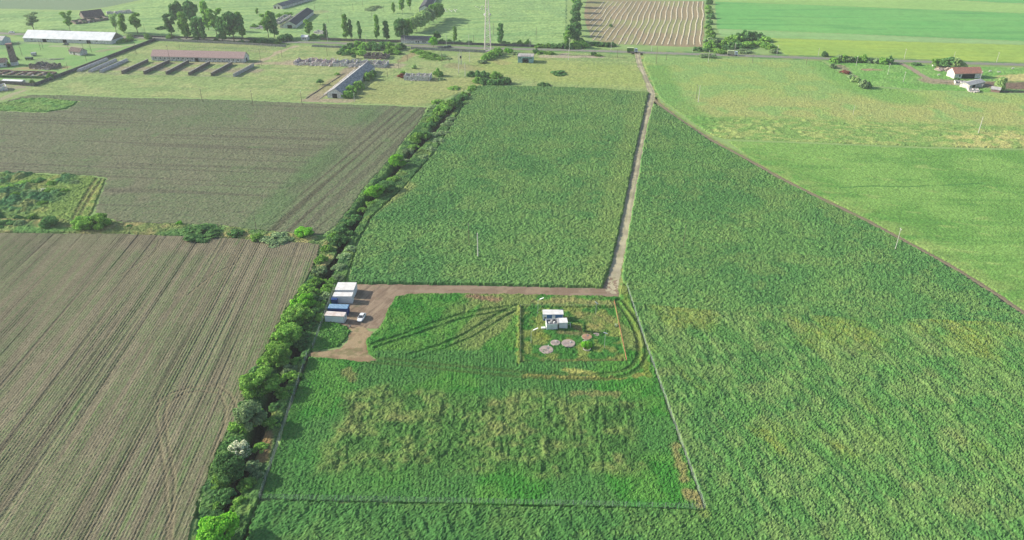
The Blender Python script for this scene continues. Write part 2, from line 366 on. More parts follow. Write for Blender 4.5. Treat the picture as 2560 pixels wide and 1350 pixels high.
# ---- ditch and its banks
BANKS=[(1192,218),(1160,240),(1130,252),(1072,268),(1050,305),(1012,350),(975,400),(930,448),(900,485),(868,530),(835,572),(800,612),(792,650),(760,710),(722,765),(680,842),(645,915),(612,985),(600,1040),(560,1095),(530,1160),(498,1250),(462,1400),(450,1500),(600,1500),(612,1345),(652,1252),(700,1090),(768,893),(783,872),(838,722),(865,712),(893,612),(930,545),(1010,470),(1085,385),(1120,330),(1160,262),(1200,235)]
def bankc(X,Y):
    c=mixc(const(C(84,128,74),X),C(112,154,86),sm(fbm(X,Y,3,71,3),.35,.65))
    c=mixc(c,C(64,112,72),sm(fbm(X,Y,6,72,2),.5,.7)*.7)
    d=dline(PP([(665,1090),(655,1150)]),X,Y); c=mixc(c,C(150,126,94),sm(d,2.5,1)*.9)
    d=dline(PP([(668,1060),(690,1020)]),X,Y); c=mixc(c,C(132,128,84),sm(d,2.0,.5)*.6)
    c=mixc(c,C(138,160,88),sm(fbm(X,Y,5,73,3),.6,.75)*.5)
    return mixc(c,C(62,66,48),sm(dline(TRENCH,X,Y),1.9,1.0))
def bankh(X,Y):
    d=dline(TRENCH,X,Y); deep=sm(Y,420,330)
    h=.2+.7*fbm(X,Y,2.4,75,3)*(.5+.5*vn(X,Y,.8,7))+.5*sm(fbm(X,Y,6,76,2),.5,.7)
    return h-(2.3*deep+.4)*sm(d,2.4,.9)-.4*sm(d,3.5,2)
crop('ditch_bank',BANKS,.4,bankc,bankh,'overgrown banks of the dark drainage ditch between tilled field and green crops','undergrowth',edge0=True,ragged=.6)
# ---- the middle crop field
MID=[(1192,217),(1230,216),(1350,218),(1500,223),(1624,233),(1618,250),(1610,290),(1597,350),(1586,400),(1575,455),(1562,520),(1546,600),(1530,660),(1513,700),(1506,722),(1200,716),(1000,713),(900,712),(866,712),(872,690),(893,612),(930,545),(1010,470),(1085,385),(1120,330),(1160,262)]
def tallc(X,Y,s=0,dark=0.0):
    c=mixc(const(C(112,160,92),X),C(94,148,86),sm(fbm(X,Y,16,s+1,4),.35,.65))
    c=mixc(c,C(128,162,96),sm(fbm(X,Y,9,s+2,5,.7),.46,.64)*.6)
    return mixc(c,C(72,124,74),sm(vn(X,Y,1.2,s+3),.55,.9)*(.4+dark))
def midc(X,Y):
    c=tallc(X,Y,100)
    edge=sm(dline(GRAVELROAD,X,Y),14,7)+sm(Y,520-12,520)*0
    c=mixc(c,C(150,172,100),np.clip(edge,0,1)*.35)
    c=mixc(c,C(176,182,118),sm(dline(PP([(900,540),(1010,470)]),X,Y),7,3)*.6)
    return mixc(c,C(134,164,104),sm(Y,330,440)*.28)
def midh(X,Y,s=100):
    return .42+.34*fbm(X,Y,1.1,s+5,2)+.3*vn(X,Y,.65,s+6)+.2*fbm(X,Y,8,s+7,2)
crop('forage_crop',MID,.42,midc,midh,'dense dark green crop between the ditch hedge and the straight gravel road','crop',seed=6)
# ---- the big right-hand crop field and the belt in front of the fenced plot
BIG=[(1640,262),(1700,303),(1780,357),(1860,399),(1950,451),(2050,501),(2150,549),(2250,603),(2330,646),(2400,686),(2480,738),(2560,793),(2700,900),(2900,1500),(600,1500),(612,1345),(650,1251),(1760,1274),(1565,722),(1553,700),(1562,620),(1577,540),(1592,455),(1605,380),(1618,310),(1632,262)]
SPLIT=PP([(1560,755),(1620,765),(1760,778),(1900,786),(2100,796),(2300,802),(2560,812),(2900,830)])
WIND=R(112)
def lowmask(X,Y):
    xs=np.array([p[0] for p in SPLIT]); ys=np.array([p[1] for p in SPLIT]); return sm(np.interp(X,xs,ys)-Y,-.3,.6)
def bigc(X,Y):
    up=tallc(X,Y,200,.1)
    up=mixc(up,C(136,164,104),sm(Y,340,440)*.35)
    lo=mixc(const(C(98,152,84),X),C(120,160,94),sm(fbm(X,Y,7,301,4),.40,.66))
    lo=mixc(lo,C(82,138,80),sm(fbm(X,Y,5,302,4),.50,.72)*.6)
    yl=sm(aniso(X,Y,R(118),26,9,303,4),.48,.70)*sm(fbm(X,Y,24,304,2),.40,.62)*sm(X,20,60)
    lo=mixc(lo,C(156,164,80),yl*.7*(.3+.7*vn(X,Y,.9,9)))
    lo=mixc(lo,C(152,156,108),sm(fbm(X,Y,6,305,4),.62,.80)*.3)
    lo=mixc(lo,C(146,174,112),sm(aniso(X,Y,R(103),4.5,1.1,306,3),.52,.78)*.45)
    d=dline(PP([(1780,785),(1960,800),(1930,840),(1900,830)]),X,Y); lo=mixc(lo,C(146,152,104),sm(d,4,1)*.2*vn(X,Y,2,3))
    d=dline(PP([(600,1500),(612,1340),(1000,1310),(1400,1315),(1755,1330)]),X,Y)
    front=sm(X,52,44)*sm(Y,128,119); fr=mixc(tallc(X,Y,320,.1),C(58,122,52),.35)
    lo=mixc(lo,fr,front)
    c=np.where(lowmask(X,Y)[...,None]>.5,lo,up)
    d=dline(PP([(1760,1290),(1680,1130),(1620,1000)]),X,Y); c=mixc(c,C(150,166,98),sm(d,2,.5)*.5)
    return c
def bigh(X,Y):
    m=lowmask(X,Y)
    up=.42+.34*fbm(X,Y,1.1,205,2)+.3*vn(X,Y,.6,206)+.2*fbm(X,Y,8,207,2)
    lo=.3+.26*aniso(X,Y,R(105),1.6,.9,307,2)+.2*vn(X,Y,.55,308)+.28*sm(aniso(X,Y,R(108),5,2.2,302,3),.42,.68)
    return up*(1-m)+lo*m
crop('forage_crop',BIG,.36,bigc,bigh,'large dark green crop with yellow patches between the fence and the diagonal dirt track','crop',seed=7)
# ---- inside the fence
PLOT=[(647,1254),(1763,1279),(1568,722),(1552,702),(1548,745),(1480,742),(1300,738),(1150,736),(1040,735),(985,745),(962,790),(950,820),(915,850),(918,880),(940,903),(900,905),(860,898),(770,893)]
YARDP=PP([(895,709),(1000,710),(1200,713),(1504,719),(1513,700),(1520,690),(1545,690),(1546,712),(1552,760),(1560,775),(1548,768),(1535,757),(1480,752),(1400,749),(1300,744),(1150,740),(1040,738),(990,748),(966,790),(950,822),(890,823),(840,812),(838,716)])
DRIVE=PP([(845,815),(905,817),(935,830),(918,855),(922,885),(950,902),(1010,909),(1000,914),(930,912),(880,908),(820,898),(760,893),(755,886),(800,878),(850,872),(868,850),(876,825)])
COMP=PP([(1301,770),(1537,770),(1563,906),(1301,907)])
CENT=PP([(845,985),(1000,975),(1150,985),(1400,990),(1600,1000),(1612,1100),(1625,1180),(1300,1198),(1100,1192),(780,1195),(850,1060)])
T=[PP([(935,862),(1010,838),(1080,812),(1140,792),(1210,778),(1300,765)]),PP([(940,872),(1015,848),(1090,822),(1150,802),(1215,788),(1290,776)]),
   PP([(1020,890),(1100,866),(1160,840),(1200,815),(1250,785),(1280,770)]),PP([(1040,898),(1120,872),(1180,846),(1220,822),(1262,795),(1290,780)])]
def centm(X,Y):
    ins=pip(CENT,X,Y); d=dline(CENT+CENT[:1],X,Y); return sm(np.where(ins,d,-d)+9*(fbm(X,Y,7,9,3)-.5),-2.5,3.5)
def ringm(X,Y): d=np.abs(dline(smooth(RING),X,Y)-1.1); return sm(d,.9,.35)
def plotc(X,Y):
    viv=mixc(const(C(74,146,62),X),C(98,158,74),sm(fbm(X,Y,4,401,3),.35,.65))
    low=sm(Y,182,176)
    c=mixc(viv,C(88,140,80),sm(fbm(X,Y,16,402,2),.45,.6)*.7)
    top=mixc(viv,C(112,160,78),sm(fbm(X,Y,7,403,3),.45,.65)*.6)
    olive=sm(X,-28,-8)*(1-low)*sm(aniso(X,Y,R(60),16,5,404,2),.45,.6); top=mixc(top,C(142,158,98),olive*.8)
    c=np.where(low[...,None]>.5,c,top)
    cm=centm(X,Y)
    cc=mixc(const(C(92,142,74),X),C(130,158,92),sm(fbm(X,Y,5,405,4),.44,.70))
    cc=mixc(cc,C(152,156,104),sm(fbm(X,Y,5,406,4),.58,.78)*.5); cc=mixc(cc,C(60,108,56),sm(fbm(X,Y,3,407,2),.55,.8)*.6)
    c=mixc(c,cc,cm)
    mp=pip(COMP,X,Y); mm=mixc(const(C(74,138,64),X),C(140,160,88),sm(fbm(X,Y,4,408,3),.45,.65))
    d=np.minimum(dline(PP([(1450,790),(1520,800)]),X,Y),dline(PP([(1480,800),(1490,825)]),X,Y)); mm=mixc(mm,C(176,164,112),sm(d,3.6,1)*.65*(.4+.6*vn(X,Y,1.2,4)))
    d=dline(PP([(1345,838),(1365,846)]),X,Y); mm=mixc(mm,C(158,162,76),sm(d,2.4,.6)*.5)
    d=dline(PP([(1390,905),(1560,905)]),X,Y); mm=mixc(mm,C(124,124,72),sm(d,1.5,.3)*.6)
    d=dline(PP([(1400,833),(1470,838),(1440,820)]),X,Y); mm=mixc(mm,C(150,132,104),sm(d,1.6,.4)*.6)
    c=np.where(mp[...,None],mm,c)
    for ln,w_,k_,cl in (([(1299,765),(1298,910)],1.1,.7,(154,168,92)),([(1340,760),(1420,755),(1530,764)],2.4,.6,(176,168,118)),([(1420,928),(1480,938)],1.8,.8,(200,200,120)),
         ([(1175,745),(1245,752)],2.3,.9,(160,134,112)),([(1310,940),(1560,950),(1600,940)],1.0,.7,(168,160,96)),([(1685,1120),(1710,1200)],1.8,.8,(158,152,104)),([(1725,1240),(1755,1262)],2.2,.8,(166,154,108)),
         ([(870,930),(880,950)],2.2,.6,(150,140,100)),([(1430,985),(1540,990)],2.0,.7,(148,146,100)),([(1595,860),(1620,940)],1.5,.5,(160,164,84)),([(1555,725),(1600,850)],1.6,.5,(150,168,84))):
        c=mixc(c,C(*cl),sm(dline(PP(ln),X,Y)+1.6*(vn(X,Y,1.6,5)-.5),w_,w_*.3)*k_)
    c=mixc(c,C(92,118,66),ringm(X,Y)*.55)
    for t in T: c=mixc(c,C(60,122,54),sm(dline(t,X,Y)+.5*(vn(X,Y,2,6)-.5),.8,.3)*.45)
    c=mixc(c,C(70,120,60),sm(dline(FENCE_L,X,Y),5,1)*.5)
    return c
ROWC=R(92)
def ploth(X,Y):
    u,v=rot(X,Y,ROWC)
    low=sm(Y,182,176)
    rows=.045*np.sin(2*math.pi*(v+.6*(vn(X,Y,14,4)-.5))/.95)*sm(vn(X,Y,7,5),.1,.6)
    h=.25+.24*vn(X,Y,.55,411)+.18*fbm(X,Y,1.6,412,2)+rows*low*.8
    cm=centm(X,Y)
    h=h*(1-cm)+cm*(.2+.5*fbm(X,Y,1.3,413,2)+.22*sm(aniso(X,Y,R(88),6,1.6,414,2),.45,.7)+.3*vn(X,Y,.55,9))
    up=(1-low)*(.35*fbm(X,Y,1.8,415,2)+.16*np.sin(2*math.pi*(Y+.05*X+1.5*vn(X,Y,9,17))/1.7)*sm(X,-22,-34)*sm(Y,192,199)); h=h+up
    h=np.where(pip(COMP,X,Y),.08+.3*vn(X,Y,.9,416)+.2*fbm(X,Y,3,417,2),h)
    h=h+.6*sm(dline(PP([(1299,766),(1298,908)]),X,Y),.9,.2)*vn(X,Y,.7,7)
    h=h*(1-.6*ringm(X,Y))
    for t in T: h=h*(1-.5*sm(dline(t,X,Y)+.5*(vn(X,Y,2,6)-.5),.75,.3))
    return np.maximum(h,.02)
crop('grass_cover',PLOT,.27,plotc,ploth,'bright green grass and herbs covering the fenced plot, crossed by wheel tracks','grass',seed=8,ragged=.5,fuzz=.2)
crop('grass_cover',[(776,876),(805,805),(838,722),(844,740),(842,808),(868,815),(876,828),(866,848),(848,868),(800,878)],.27,lambda X,Y:mixc(const(C(78,142,62),X),C(104,156,80),vn(X,Y,1.5,3)),lambda X,Y:.15+.35*vn(X,Y,.7,3),
     'small dark green grass wedge between the nearest white container and the dirt drive','grass',seed=9)
# ---- gravel yard, driveway and roads
def yardc(X,Y):
    c=mixc(const(CS(172,152,136),X),CS(154,134,120),sm(fbm(X,Y,3,501,4),.4,.6))
    c=mixc(c,CS(112,100,92),sm(aniso(X,Y,R(62),12,.45,502,2),.55,.72)*.6*sm(X,-30,-45)); c=mixc(c,CS(196,180,160),sm(aniso(X,Y,R(75),10,.5,505,2),.6,.75)*.5*sm(X,-30,-45))
    c=mixc(c,CS(170,154,142),sm(aniso(X,Y,R(-2),22,.6,503,2),.58,.7)*.6*sm(X,-42,-30))
    return mixc(c,CS(120,132,96),sm(fbm(X,Y,3,504,3),.68,.8)*.3)
region('gravel_yard',YARDP,.35,yardc,lambda X,Y:.03*vn(X,Y,.5,5),.045,G_GRAVEL,world=True,ragged=.4)
def drivec(X,Y):
    c=mixc(const(CS(186,166,138),X),CS(164,142,118),sm(fbm(X,Y,2.5,511,4),.4,.6))
    return mixc(c,CS(128,130,92),sm(fbm(X,Y,2,512,3),.55,.7)*.6)
region('dirt_drive',DRIVE,.3,drivec,lambda X,Y:.05*vn(X,Y,.6,5),.06,G_GRAVEL,world=True,ragged=.7)
def roadc(X,Y):
    d=dline(smooth(GRAVELROAD),X,Y)
    c=mixc(const(CS(216,208,182),X),CS(184,176,156),sm(fbm(X,Y,5,521,3),.4,.65)); c=mixc(c,CS(150,160,112),sm(d,.5,.15)*.5*sm(fbm(X,Y,4,523),.4,.6)); c=mixc(c,CS(150,166,106),sm(d+1.2*(vn(X,Y,2,524)-.5),1.7,2.2)*.7)
    c=mixc(c,CS(120,118,112),sm(np.abs(d-1.0),.55,.2)*.55*sm(Y,255,300)); return mixc(c,CS(206,198,180),sm(Y,262,235)*.5*sm(fbm(X,Y,2,522),.3,.6))
def vergec(X,Y): return mixc(const(C(168,178,116),X),C(112,158,88),sm(fbm(X,Y,2.5,531,3),.4,.6))
crop('road_verge',[],0,None,None,'','') if False else None
g=strip('verge',GRAVELROAD,8.6,.012,G_GRASS,vergec,world=True,sp=.6,kind='stuff',rag=.8); tag(g,'narrow grassy verges on both sides of the straight gravel road','grass')
strip('gravel_road',GRAVELROAD,4.5,.06,G_GRAVEL,roadc,world=True,sp=.45,rag=.35)
def trkc(X,Y):
    d=dline(smooth(FIELDTRACK),X,Y); c=mixc(const(CS(164,154,130),X),CS(134,124,110),sm(np.abs(d-.8),.5,.15)); return mixc(c,CS(138,152,100),sm(fbm(X,Y,3,541),.6,.75)*.6)
g=strip('verge',FIELDTRACK,6.5,.012,G_GRASS,lambda X,Y:mixc(const(C(128,166,92),X),C(160,170,112),sm(fbm(X,Y,4,8),.4,.6)),world=True,sp=.7,kind='stuff',rag=.8); tag(g,'grassy edges of the curved dirt track through the fields','grass')
strip('dirt_track',FIELDTRACK,3.0,.05,G_GRAVEL,trkc,world=True,sp=.4,rag=.3)
def hwc(X,Y):
    d=dline(HIWAY,X,Y); c=mixc(const(CS(150,154,150),X),CS(164,162,156),fbm(X,Y,20,551,3)); c=mixc(c,CS(136,140,138),sm(aniso(X,Y,R(-4),60,.8,552,2),.5,.7)*.5)
    return c
strip('highway',HIWAY,7.6,.06,G_GRAVEL,hwc,world=True,sp=.9,rag=.15,sm_=1)
g=strip('verge',HIWAY,17,.012,G_GRASS,lambda X,Y:mixc(const(C(108,152,92),X),C(146,168,108),sm(fbm(X,Y,6,561,3),.4,.65)),world=True,sp=1.2,kind='stuff',rag=1.2); tag(g,'green grassy verges on both sides of the highway','grass')
# ---- right: bright meadow and grazing land above it
def brightc(X,Y):
    c=mixc(const(C(112,164,84),X),C(134,180,98),sm(fbm(X,Y,22,601,3),.35,.65))
    c=mixc(c,C(168,186,116),sm(dline(FIELDTRACK,X,Y),16,4)*.4*sm(fbm(X,Y,6,602,3),.35,.6))
    c=mixc(c,C(86,146,72),sm(aniso(X,Y,R(-3),30,3,603,3),.55,.72)*.35)
    c=mixc(c,C(178,196,126),sm(aniso(X,Y,R(-20),8,2.5,605,2),.7,.85)*.35)
    d=dline(PP([(2100,470),(2180,466),(2260,468),(2400,462),(2560,452),(2700,445)]),X,Y); return mixc(c,C(80,136,74),sm(d,.9,.3)*sm(vn(X,Y,14,6),.3,.5)*.8)
region('bright_meadow',[(1816,352),(2000,358),(2300,370),(2560,376),(2900,388),(3000,1000),(2700,880),(2560,779),(2480,725),(2400,675),(2330,635),(2250,593),(2150,538),(2050,491),(1950,441),(1868,391)],.6,brightc,
       lambda X,Y:.06+.10*vn(X,Y,1.3,7)+.10*fbm(X,Y,5,8,2),.02,G_GRASS,ragged=.4,flat=True,fuzz=.10)
def grazec(X,Y):
    c=mixc(const(C(146,184,112),X),C(160,186,112),sm(fbm(X,Y,12,611,4),.4,.6))
    c=mixc(c,C(182,182,122),sm(dline(PP([(1700,275),(1900,270),(2200,278),(2700,300)]),X,Y),42,12)*.55*sm(fbm(X,Y,9,612,3),.3,.55))
    b=sm(dline(PP([(1780,322),(2000,330),(2300,342),(2700,352)]),X,Y),26,18); cl=mixc(const(C(132,172,98),X),C(168,188,116),sm(aniso(X,Y,R(-5),5,2.5,613,4),.40,.68))
    c=mixc(c,cl,b); c=mixc(c,C(206,200,138),sm(dline(PP([(2440,355),(2700,350)]),X,Y),22,6)*.7*sm(fbm(X,Y,5,614),.3,.6))
    c=mixc(c,C(104,164,84),sm(dline(PP([(1645,170),(1660,215),(1680,250),(1760,310)]),X,Y),12,4)*.6)
    return mixc(c,C(120,176,92),sm(dline(PP([(2070,155),(2150,215),(2250,245)]),X,Y),22,8)*.7)
def grazeh(X,Y):
    b=sm(dline(PP([(1780,322),(2000,330),(2300,342),(2700,352)]),X,Y),26,18)
    return .05+(.22+.4*b)*vn(X,Y,2.2,615)*vn(X,Y,7,616)+.12*vn(X,Y,1.2,617)
region('meadow',[(1610,141),(1760,146),(1950,150),(2055,153),(2100,180),(2160,215),(2230,222),(2560,236),(2900,246),(2900,385),(2560,372),(2300,367),(2000,355),(1812,348),(1780,340),(1700,285),(1655,252),(1640,232),(1622,190),(1606,155)],.6,grazec,grazeh,.02,G_GRASS,ragged=.5,flat=True,fuzz=.16)
FARMP=[(2060,152),(2294,160),(2560,170),(2900,180),(2900,244),(2560,233),(2300,225),(2170,214),(2110,182)]
def farmc(X,Y):
    c=mixc(const(C(120,176,92),X),C(136,184,104),sm(fbm(X,Y,10,621,3),.4,.6))
    for ln,w_,cl in (([(2330,203),(2420,210),(2530,215)],9,(166,154,136)),([(2100,165),(2135,200)],4.5,(150,146,124)),([(2350,170),(2385,178)],4,(192,166,142)),([(2520,196),(2620,190)],10,(200,194,138)),([(2500,215),(2700,214)],11,(128,108,100)),([(2160,175),(2195,175)],3,(176,150,130)),([(2500,232),(2700,236)],5,(122,104,108))):
        c=mixc(c,C(*cl),sm(dline(PP(ln),X,Y)+3*(vn(X,Y,4,5)-.5),w_,w_*.5)*.9)
    return c
region('farm_pasture',FARMP,1.0,farmc,lambda X,Y:.05+.3*vn(X,Y,2.5,622)*vn(X,Y,8,623),.03,G_GRASS,ragged=.8,flat=True,fuzz=.2)
strip('farm_track',[(2246,157),(2275,170),(2300,188),(2330,203),(2390,207)],5,.34,G_GRAVEL,lambda X,Y:const(CS(176,164,146),X),sp=.8)
# ---- far right fields north of the highway
def rowc(a,b,dirn,acr,s,w_=.5): return lambda X,Y:mixc(mixc(const(C(*a),X),C(*b),sm(fbm(X,Y,50,s,3),.35,.65)*w_),C(*b),sm(aniso(X,Y,dirn,180,acr,s+1,2),.5,.7)*w_)*(1+.16*(aniso(X,Y,dirn,90,2.6,s+5,2)-.5)+.2*(vn(X,Y,3,s+9)-.5))[...,None]
FX=[(1925,92),(1870,80)]
region('wheat_field',[(1920,95),(2560,112),(2900,121),(2900,167),(2560,157),(2300,148),(2055,140),(1960,137)],1.2,rowc((170,200,98),(152,188,96),R(-4),3,701,.8),lambda X,Y:.1+.1*vn(X,Y,3,3),.03,G_FAR,ragged=.6)
region('wheat_field',[(1790,72),(2560,103),(2900,117),(2900,121),(2560,112),(1920,95),(1800,92)],1.2,rowc((142,190,124),(160,196,140),R(-4),6,711,.6),None,.025,G_FAR,ragged=.8)
region('wheat_field',[(1785,4),(2000,11),(2560,33),(2900,46),(2900,117),(2560,103),(1790,72)],1.3,lambda X,Y:mixc(rowc((112,184,106),(126,190,112),R(-4),5,721,.7)(X,Y),C(92,164,98),sm(aniso(X,Y,R(-4),60,7,723,3),.56,.72)*.6),None,.03,G_FAR,ragged=.8)
region('wheat_field',[(1780,-8),(2300,-4),(2560,10),(2900,22),(2900,46),(2560,33),(2000,11),(1785,4)],1.5,rowc((160,202,124),(150,196,118),R(-4),8,731,.6),None,.025,G_FAR,ragged=1)
region('wheat_field',[(2100,-40),(2900,-40),(2900,22),(2560,10),(2300,-4)],3,rowc((110,184,112),(120,188,116),R(-4),8,741,.6),None,.02,G_FAR,ragged=1)
# ---- mown strip field with straw windrows
STUB=[(1466,-2),(1761,3),(1764,40),(1762,90),(1757,119),(1690,117),(1600,113),(1530,110),(1478,100),(1462,60),(1458,30)]
region('stubble_field',STUB,1.1,lambda X,Y:mixc(mixc(const(CS(174,158,132),X),CS(160,152,122),sm(aniso(X,Y,R(88),80,2,751,2),.4,.7)),CS(166,176,122),sm(fbm(X,Y,30,752,3),.5,.68)*.7),None,.03,G_SOIL,ragged=.8)
region('meadow',[(1470,-45),(1790,-45),(1775,2),(1466,-3)],2.5,lambda X,Y:const(C(150,190,150),X),None,.02,G_FAR)
# ---- far left: tilled field, pastures
region('tilled_field',[(-400,-30),(365,-8),(355,0),(270,18),(205,26),(100,24),(0,22),(-400,18)],1.6,lambda X,Y:mixc(const(C(120,150,122),X),C(132,156,128),fbm(X,Y,30,761,3)),None,.03,G_FAR,ragged=1)
def pastc(X,Y):
    c=mixc(const(C(148,186,124),X),C(160,196,128),sm(fbm(X,Y,25,771,4),.35,.65))
    c=mixc(c,C(108,158,104),sm(aniso(X,Y,R(12),40,4,772,3),.52,.70)*.5)
    c=mixc(c,C(166,164,132),sm(dline(PP([(690,70),(770,35),(800,30)]),X,Y),12,5)*.5)
    return mixc(c,C(126,160,104),sm(vn(X,Y,3,773),.78,.95)*.6)
region('pasture',[(-400,22),(0,26),(100,28),(205,30),(270,22),(360,3),(380,-20),(1420,-30),(1420,115),(1375,119),(1210,115),(1053,109),(975,106),(780,100),(584,95),(440,91),(310,87),(60,80),(-400,62)],1.3,pastc,
       lambda X,Y:.1+.5*vn(X,Y,4,774)*vn(X,Y,13,775),.02,G_FAR,ragged=.8,flat=True,fuzz=.2)
def farmyc(X,Y):
    c=mixc(const(C(150,176,116),X),C(166,182,126),sm(fbm(X,Y,14,781,4),.4,.6))
    c=mixc(c,C(132,164,106),sm(aniso(X,Y,R(-3),30,5,782,3),.52,.7)*.6)
    for ln,w_,cl,k_ in (([(250,170),(640,178)],7,(160,152,136),.8),([(195,182),(600,192)],3,(150,158,130),.6),([(390,158),(640,160)],4,(176,164,140),.7),([(640,160),(700,130),(740,115)],3,(188,176,156),.9),([(640,158),(760,160),(980,168)],5,(180,168,148),.8),
        ([(730,155),(990,165)],9,(176,166,148),.8),([(770,250),(870,252)],5,(176,166,148),.9),([(790,245),(870,180),(880,172)],7,(164,152,136),.9),([(1000,192),(1080,200)],5,(160,150,130),.6),
        ([(1130,165),(1190,172)],8,(164,148,124),.5),([(0,222),(60,215)],9,(164,160,146),.8),([(0,250),(60,225)],3,(176,172,150),.8),([(880,215),(1000,240),(1150,215)],28,(166,172,114),.6),([(1230,150),(1260,158)],6,(176,160,136),.8),([(1360,142),(1500,142)],5,(190,178,164),.9),([(1410,137),(1425,130)],4,(178,170,158),.9),
        ([(1290,165),(1400,180),(1590,190)],38,(168,184,104),.55),([(1000,155),(1040,130)],4,(166,146,120),.7)):
        c=mixc(c,C(*cl),sm(dline(PP(ln),X,Y)+3*(vn(X,Y,5,5)-.5),w_,w_*.5)*k_)
    return mixc(c,C(130,160,98),sm(vn(X,Y,2.2,783),.76,.95)*.5)
region('farm_pasture',[(60,232),(85,217),(390,101),(440,105),(700,112),(980,120),(1210,128),(1375,131),(1550,136),(1590,141),(1600,170),(1615,200),(1622,231),(1500,221),(1350,216),(1190,215),(1150,232),(1070,266),(950,261),(820,258),(640,250),(480,245),(300,242),(160,236)],.9,farmyc,
       lambda X,Y:.04+.35*vn(X,Y,2.6,784)*vn(X,Y,9,785),.02,G_GRASS,ragged=.6,flat=True,fuzz=.15)
def villc(X,Y):
    c=mixc(const(C(128,176,108),X),C(142,182,116),sm(fbm(X,Y,14,791,4),.4,.6))
    for ln,w_,cl,k_ in (([(130,115),(230,119),(300,118),(370,104)],2.2,(180,182,160),.8),([(70,108),(300,116)],3,(176,182,158),.5),([(0,120),(60,105)],8,(112,140,118),.5),([(255,128),(290,122)],5,(158,158,132),.7),([(50,172),(160,170)],5,(178,160,128),.8),([(0,180),(110,192)],8,(150,140,124),.7),([(0,205),(60,207)],6,(150,160,156),.6)):
        c=mixc(c,C(*cl),sm(dline(PP(ln),X,Y)+3*(vn(X,Y,5,5)-.5),w_,w_*.5)*k_)
    return c
region('farm_pasture',[(-400,95),(0,99),(60,102),(310,101),(388,101),(85,216),(0,209),(-400,190)],1.0,villc,lambda X,Y:.04+.4*vn(X,Y,2.6,794)*vn(X,Y,9,795),.02,G_GRASS)
region('farm_pasture',[(-400,192),(0,211),(60,214),(84,218),(60,232),(75,236),(0,254),(-500,246)],1.0,farmyc,lambda X,Y:.04+.3*vn(X,Y,2.6,796)*vn(X,Y,9,797),.02,G_GRASS)
# ================================================================ TREES AND SHRUBS
def crown_mesh(name,seed,shape,n,leaf,mats,flower=0.0):
    """many small leaf clumps spread through lobes; unit crown: radius 1, height 0..1"""
    rng=np.random.RandomState(seed); lobes=[]
    if shape=='tall':
        for i in range(16):
            z=.08+.84*(i+.5)/16; rr=.75*math.sin(math.pi*min(.97,(z*.8+.14)))*rng.uniform(.55,1.05)
            a=rng.uniform(0,6.28); lobes.append((rr*.62*math.cos(a),rr*.62*math.sin(a),z,rng.uniform(.34,.52),rng.uniform(.055,.10)))
    elif shape=='forked':
        for i in range(15):
            z=.15+.78*(i+.5)/15; rr=(.35+.75*z)*rng.uniform(.5,1)
            a=rng.uniform(0,6.28); lobes.append((rr*.7*math.cos(a),rr*.7*math.sin(a),z,rng.uniform(.25,.42),rng.uniform(.05,.09)))
    elif shape=='round':
        for i in range(30):
            a=rng.uniform(0,6.28); u=rng.uniform(-.8,1); rr=math.sqrt(max(0,1-u*u))*rng.uniform(.45,.95)
            lobes.append((rr*math.cos(a),rr*math.sin(a),.46+.36*u,rng.uniform(.18,.42),rng.uniform(.08,.19)))
    else: # shrub: spreading dome down to the ground
        for i in range(22):
            a=rng.uniform(0,6.28); rr=.92*math.sqrt(rng.uniform(0,1)); z=(1-.8*rr*rr)*rng.uniform(.3,.85)
            lobes.append((rr*math.cos(a),rr*math.sin(a),z,rng.uniform(.16,.38),rng.uniform(.12,.24)))
    L=np.array(lobes); pick=rng.choice(len(L),n,p=(L[:,3]**2)/(L[:,3]**2).sum())
    d=rng.normal(size=(n,3)); d/=np.linalg.norm(d,axis=1)[:,None]
    rad=rng.uniform(.55,1.0,n)**.5*(1+.22*(rng.rand(n)**4))
    c=L[pick][:,:3]+d*rad[:,None]*np.stack([L[pick,3],L[pick,3],L[pick,4]],1)
    c[:,2]=np.clip(c[:,2],0.01,1.1)
    # leaf clump: bent quad
    nrm=d+rng.normal(size=(n,3))*.55; nrm/=np.linalg.norm(nrm,axis=1)[:,None]
    t=np.cross(nrm,rng.normal(size=(n,3))); t/=np.linalg.norm(t,axis=1)[:,None]; b=np.cross(nrm,t)
    s=leaf*rng.uniform(.6,1.4,n)[:,None]; asp=np.array([1,1,LEAFZ.get(shape,1)])
    v=np.stack([c-t*s-b*s*.6,c+t*s*.8-b*s*.7+nrm*s*.3,c+t*s+b*s*.7,c-t*s*.7+b*s*.8+nrm*s*.25],1)
    v=(v-c[:,None])*asp+c[:,None]
    me=bpy.data.meshes.new(name); me.vertices.add(4*n); me.vertices.foreach_set('co',v.astype(np.float32).ravel())
    me.loops.add(4*n); me.loops.foreach_set('vertex_index',np.arange(4*n,dtype=np.int32)); me.polygons.add(n)
    me.polygons.foreach_set('loop_start',np.arange(n,dtype=np.int32)*4)
    for m in mats: me.materials.append(m)
    if flower: me.polygons.foreach_set('material_index',((rng.rand(n)<flower*np.clip(c[:,2]*1.6-.2,0,1))).astype(np.int32))
    me.polygons.foreach_set('use_smooth',[False]*n); me.update(calc_edges=True); return me
LEAFZ={'tall':.32,'forked':.4,'round':.6,'shrub':.9}
KL=1.35
def C(r_,g_,b_,k=None,_C=C): return _C(r_,g_,b_,KL if k is None else k)
L_DARK=leafmat('dark_leaves',C(66,104,66),C(98,138,84)); L_MID=leafmat('green_leaves',C(78,126,58),C(128,164,84))
L_BRIGHT=leafmat('bright_leaves',C(78,146,44),C(132,184,72),.15); L_PALE=leafmat('willow_leaves',C(110,146,96),C(158,182,126),.2)
L_GREY=leafmat('greyish_leaves',C(92,122,90),C(142,164,124),.25); L_FLOWER=leafmat('white_blossom',C(188,194,178),C(214,218,206),.1)
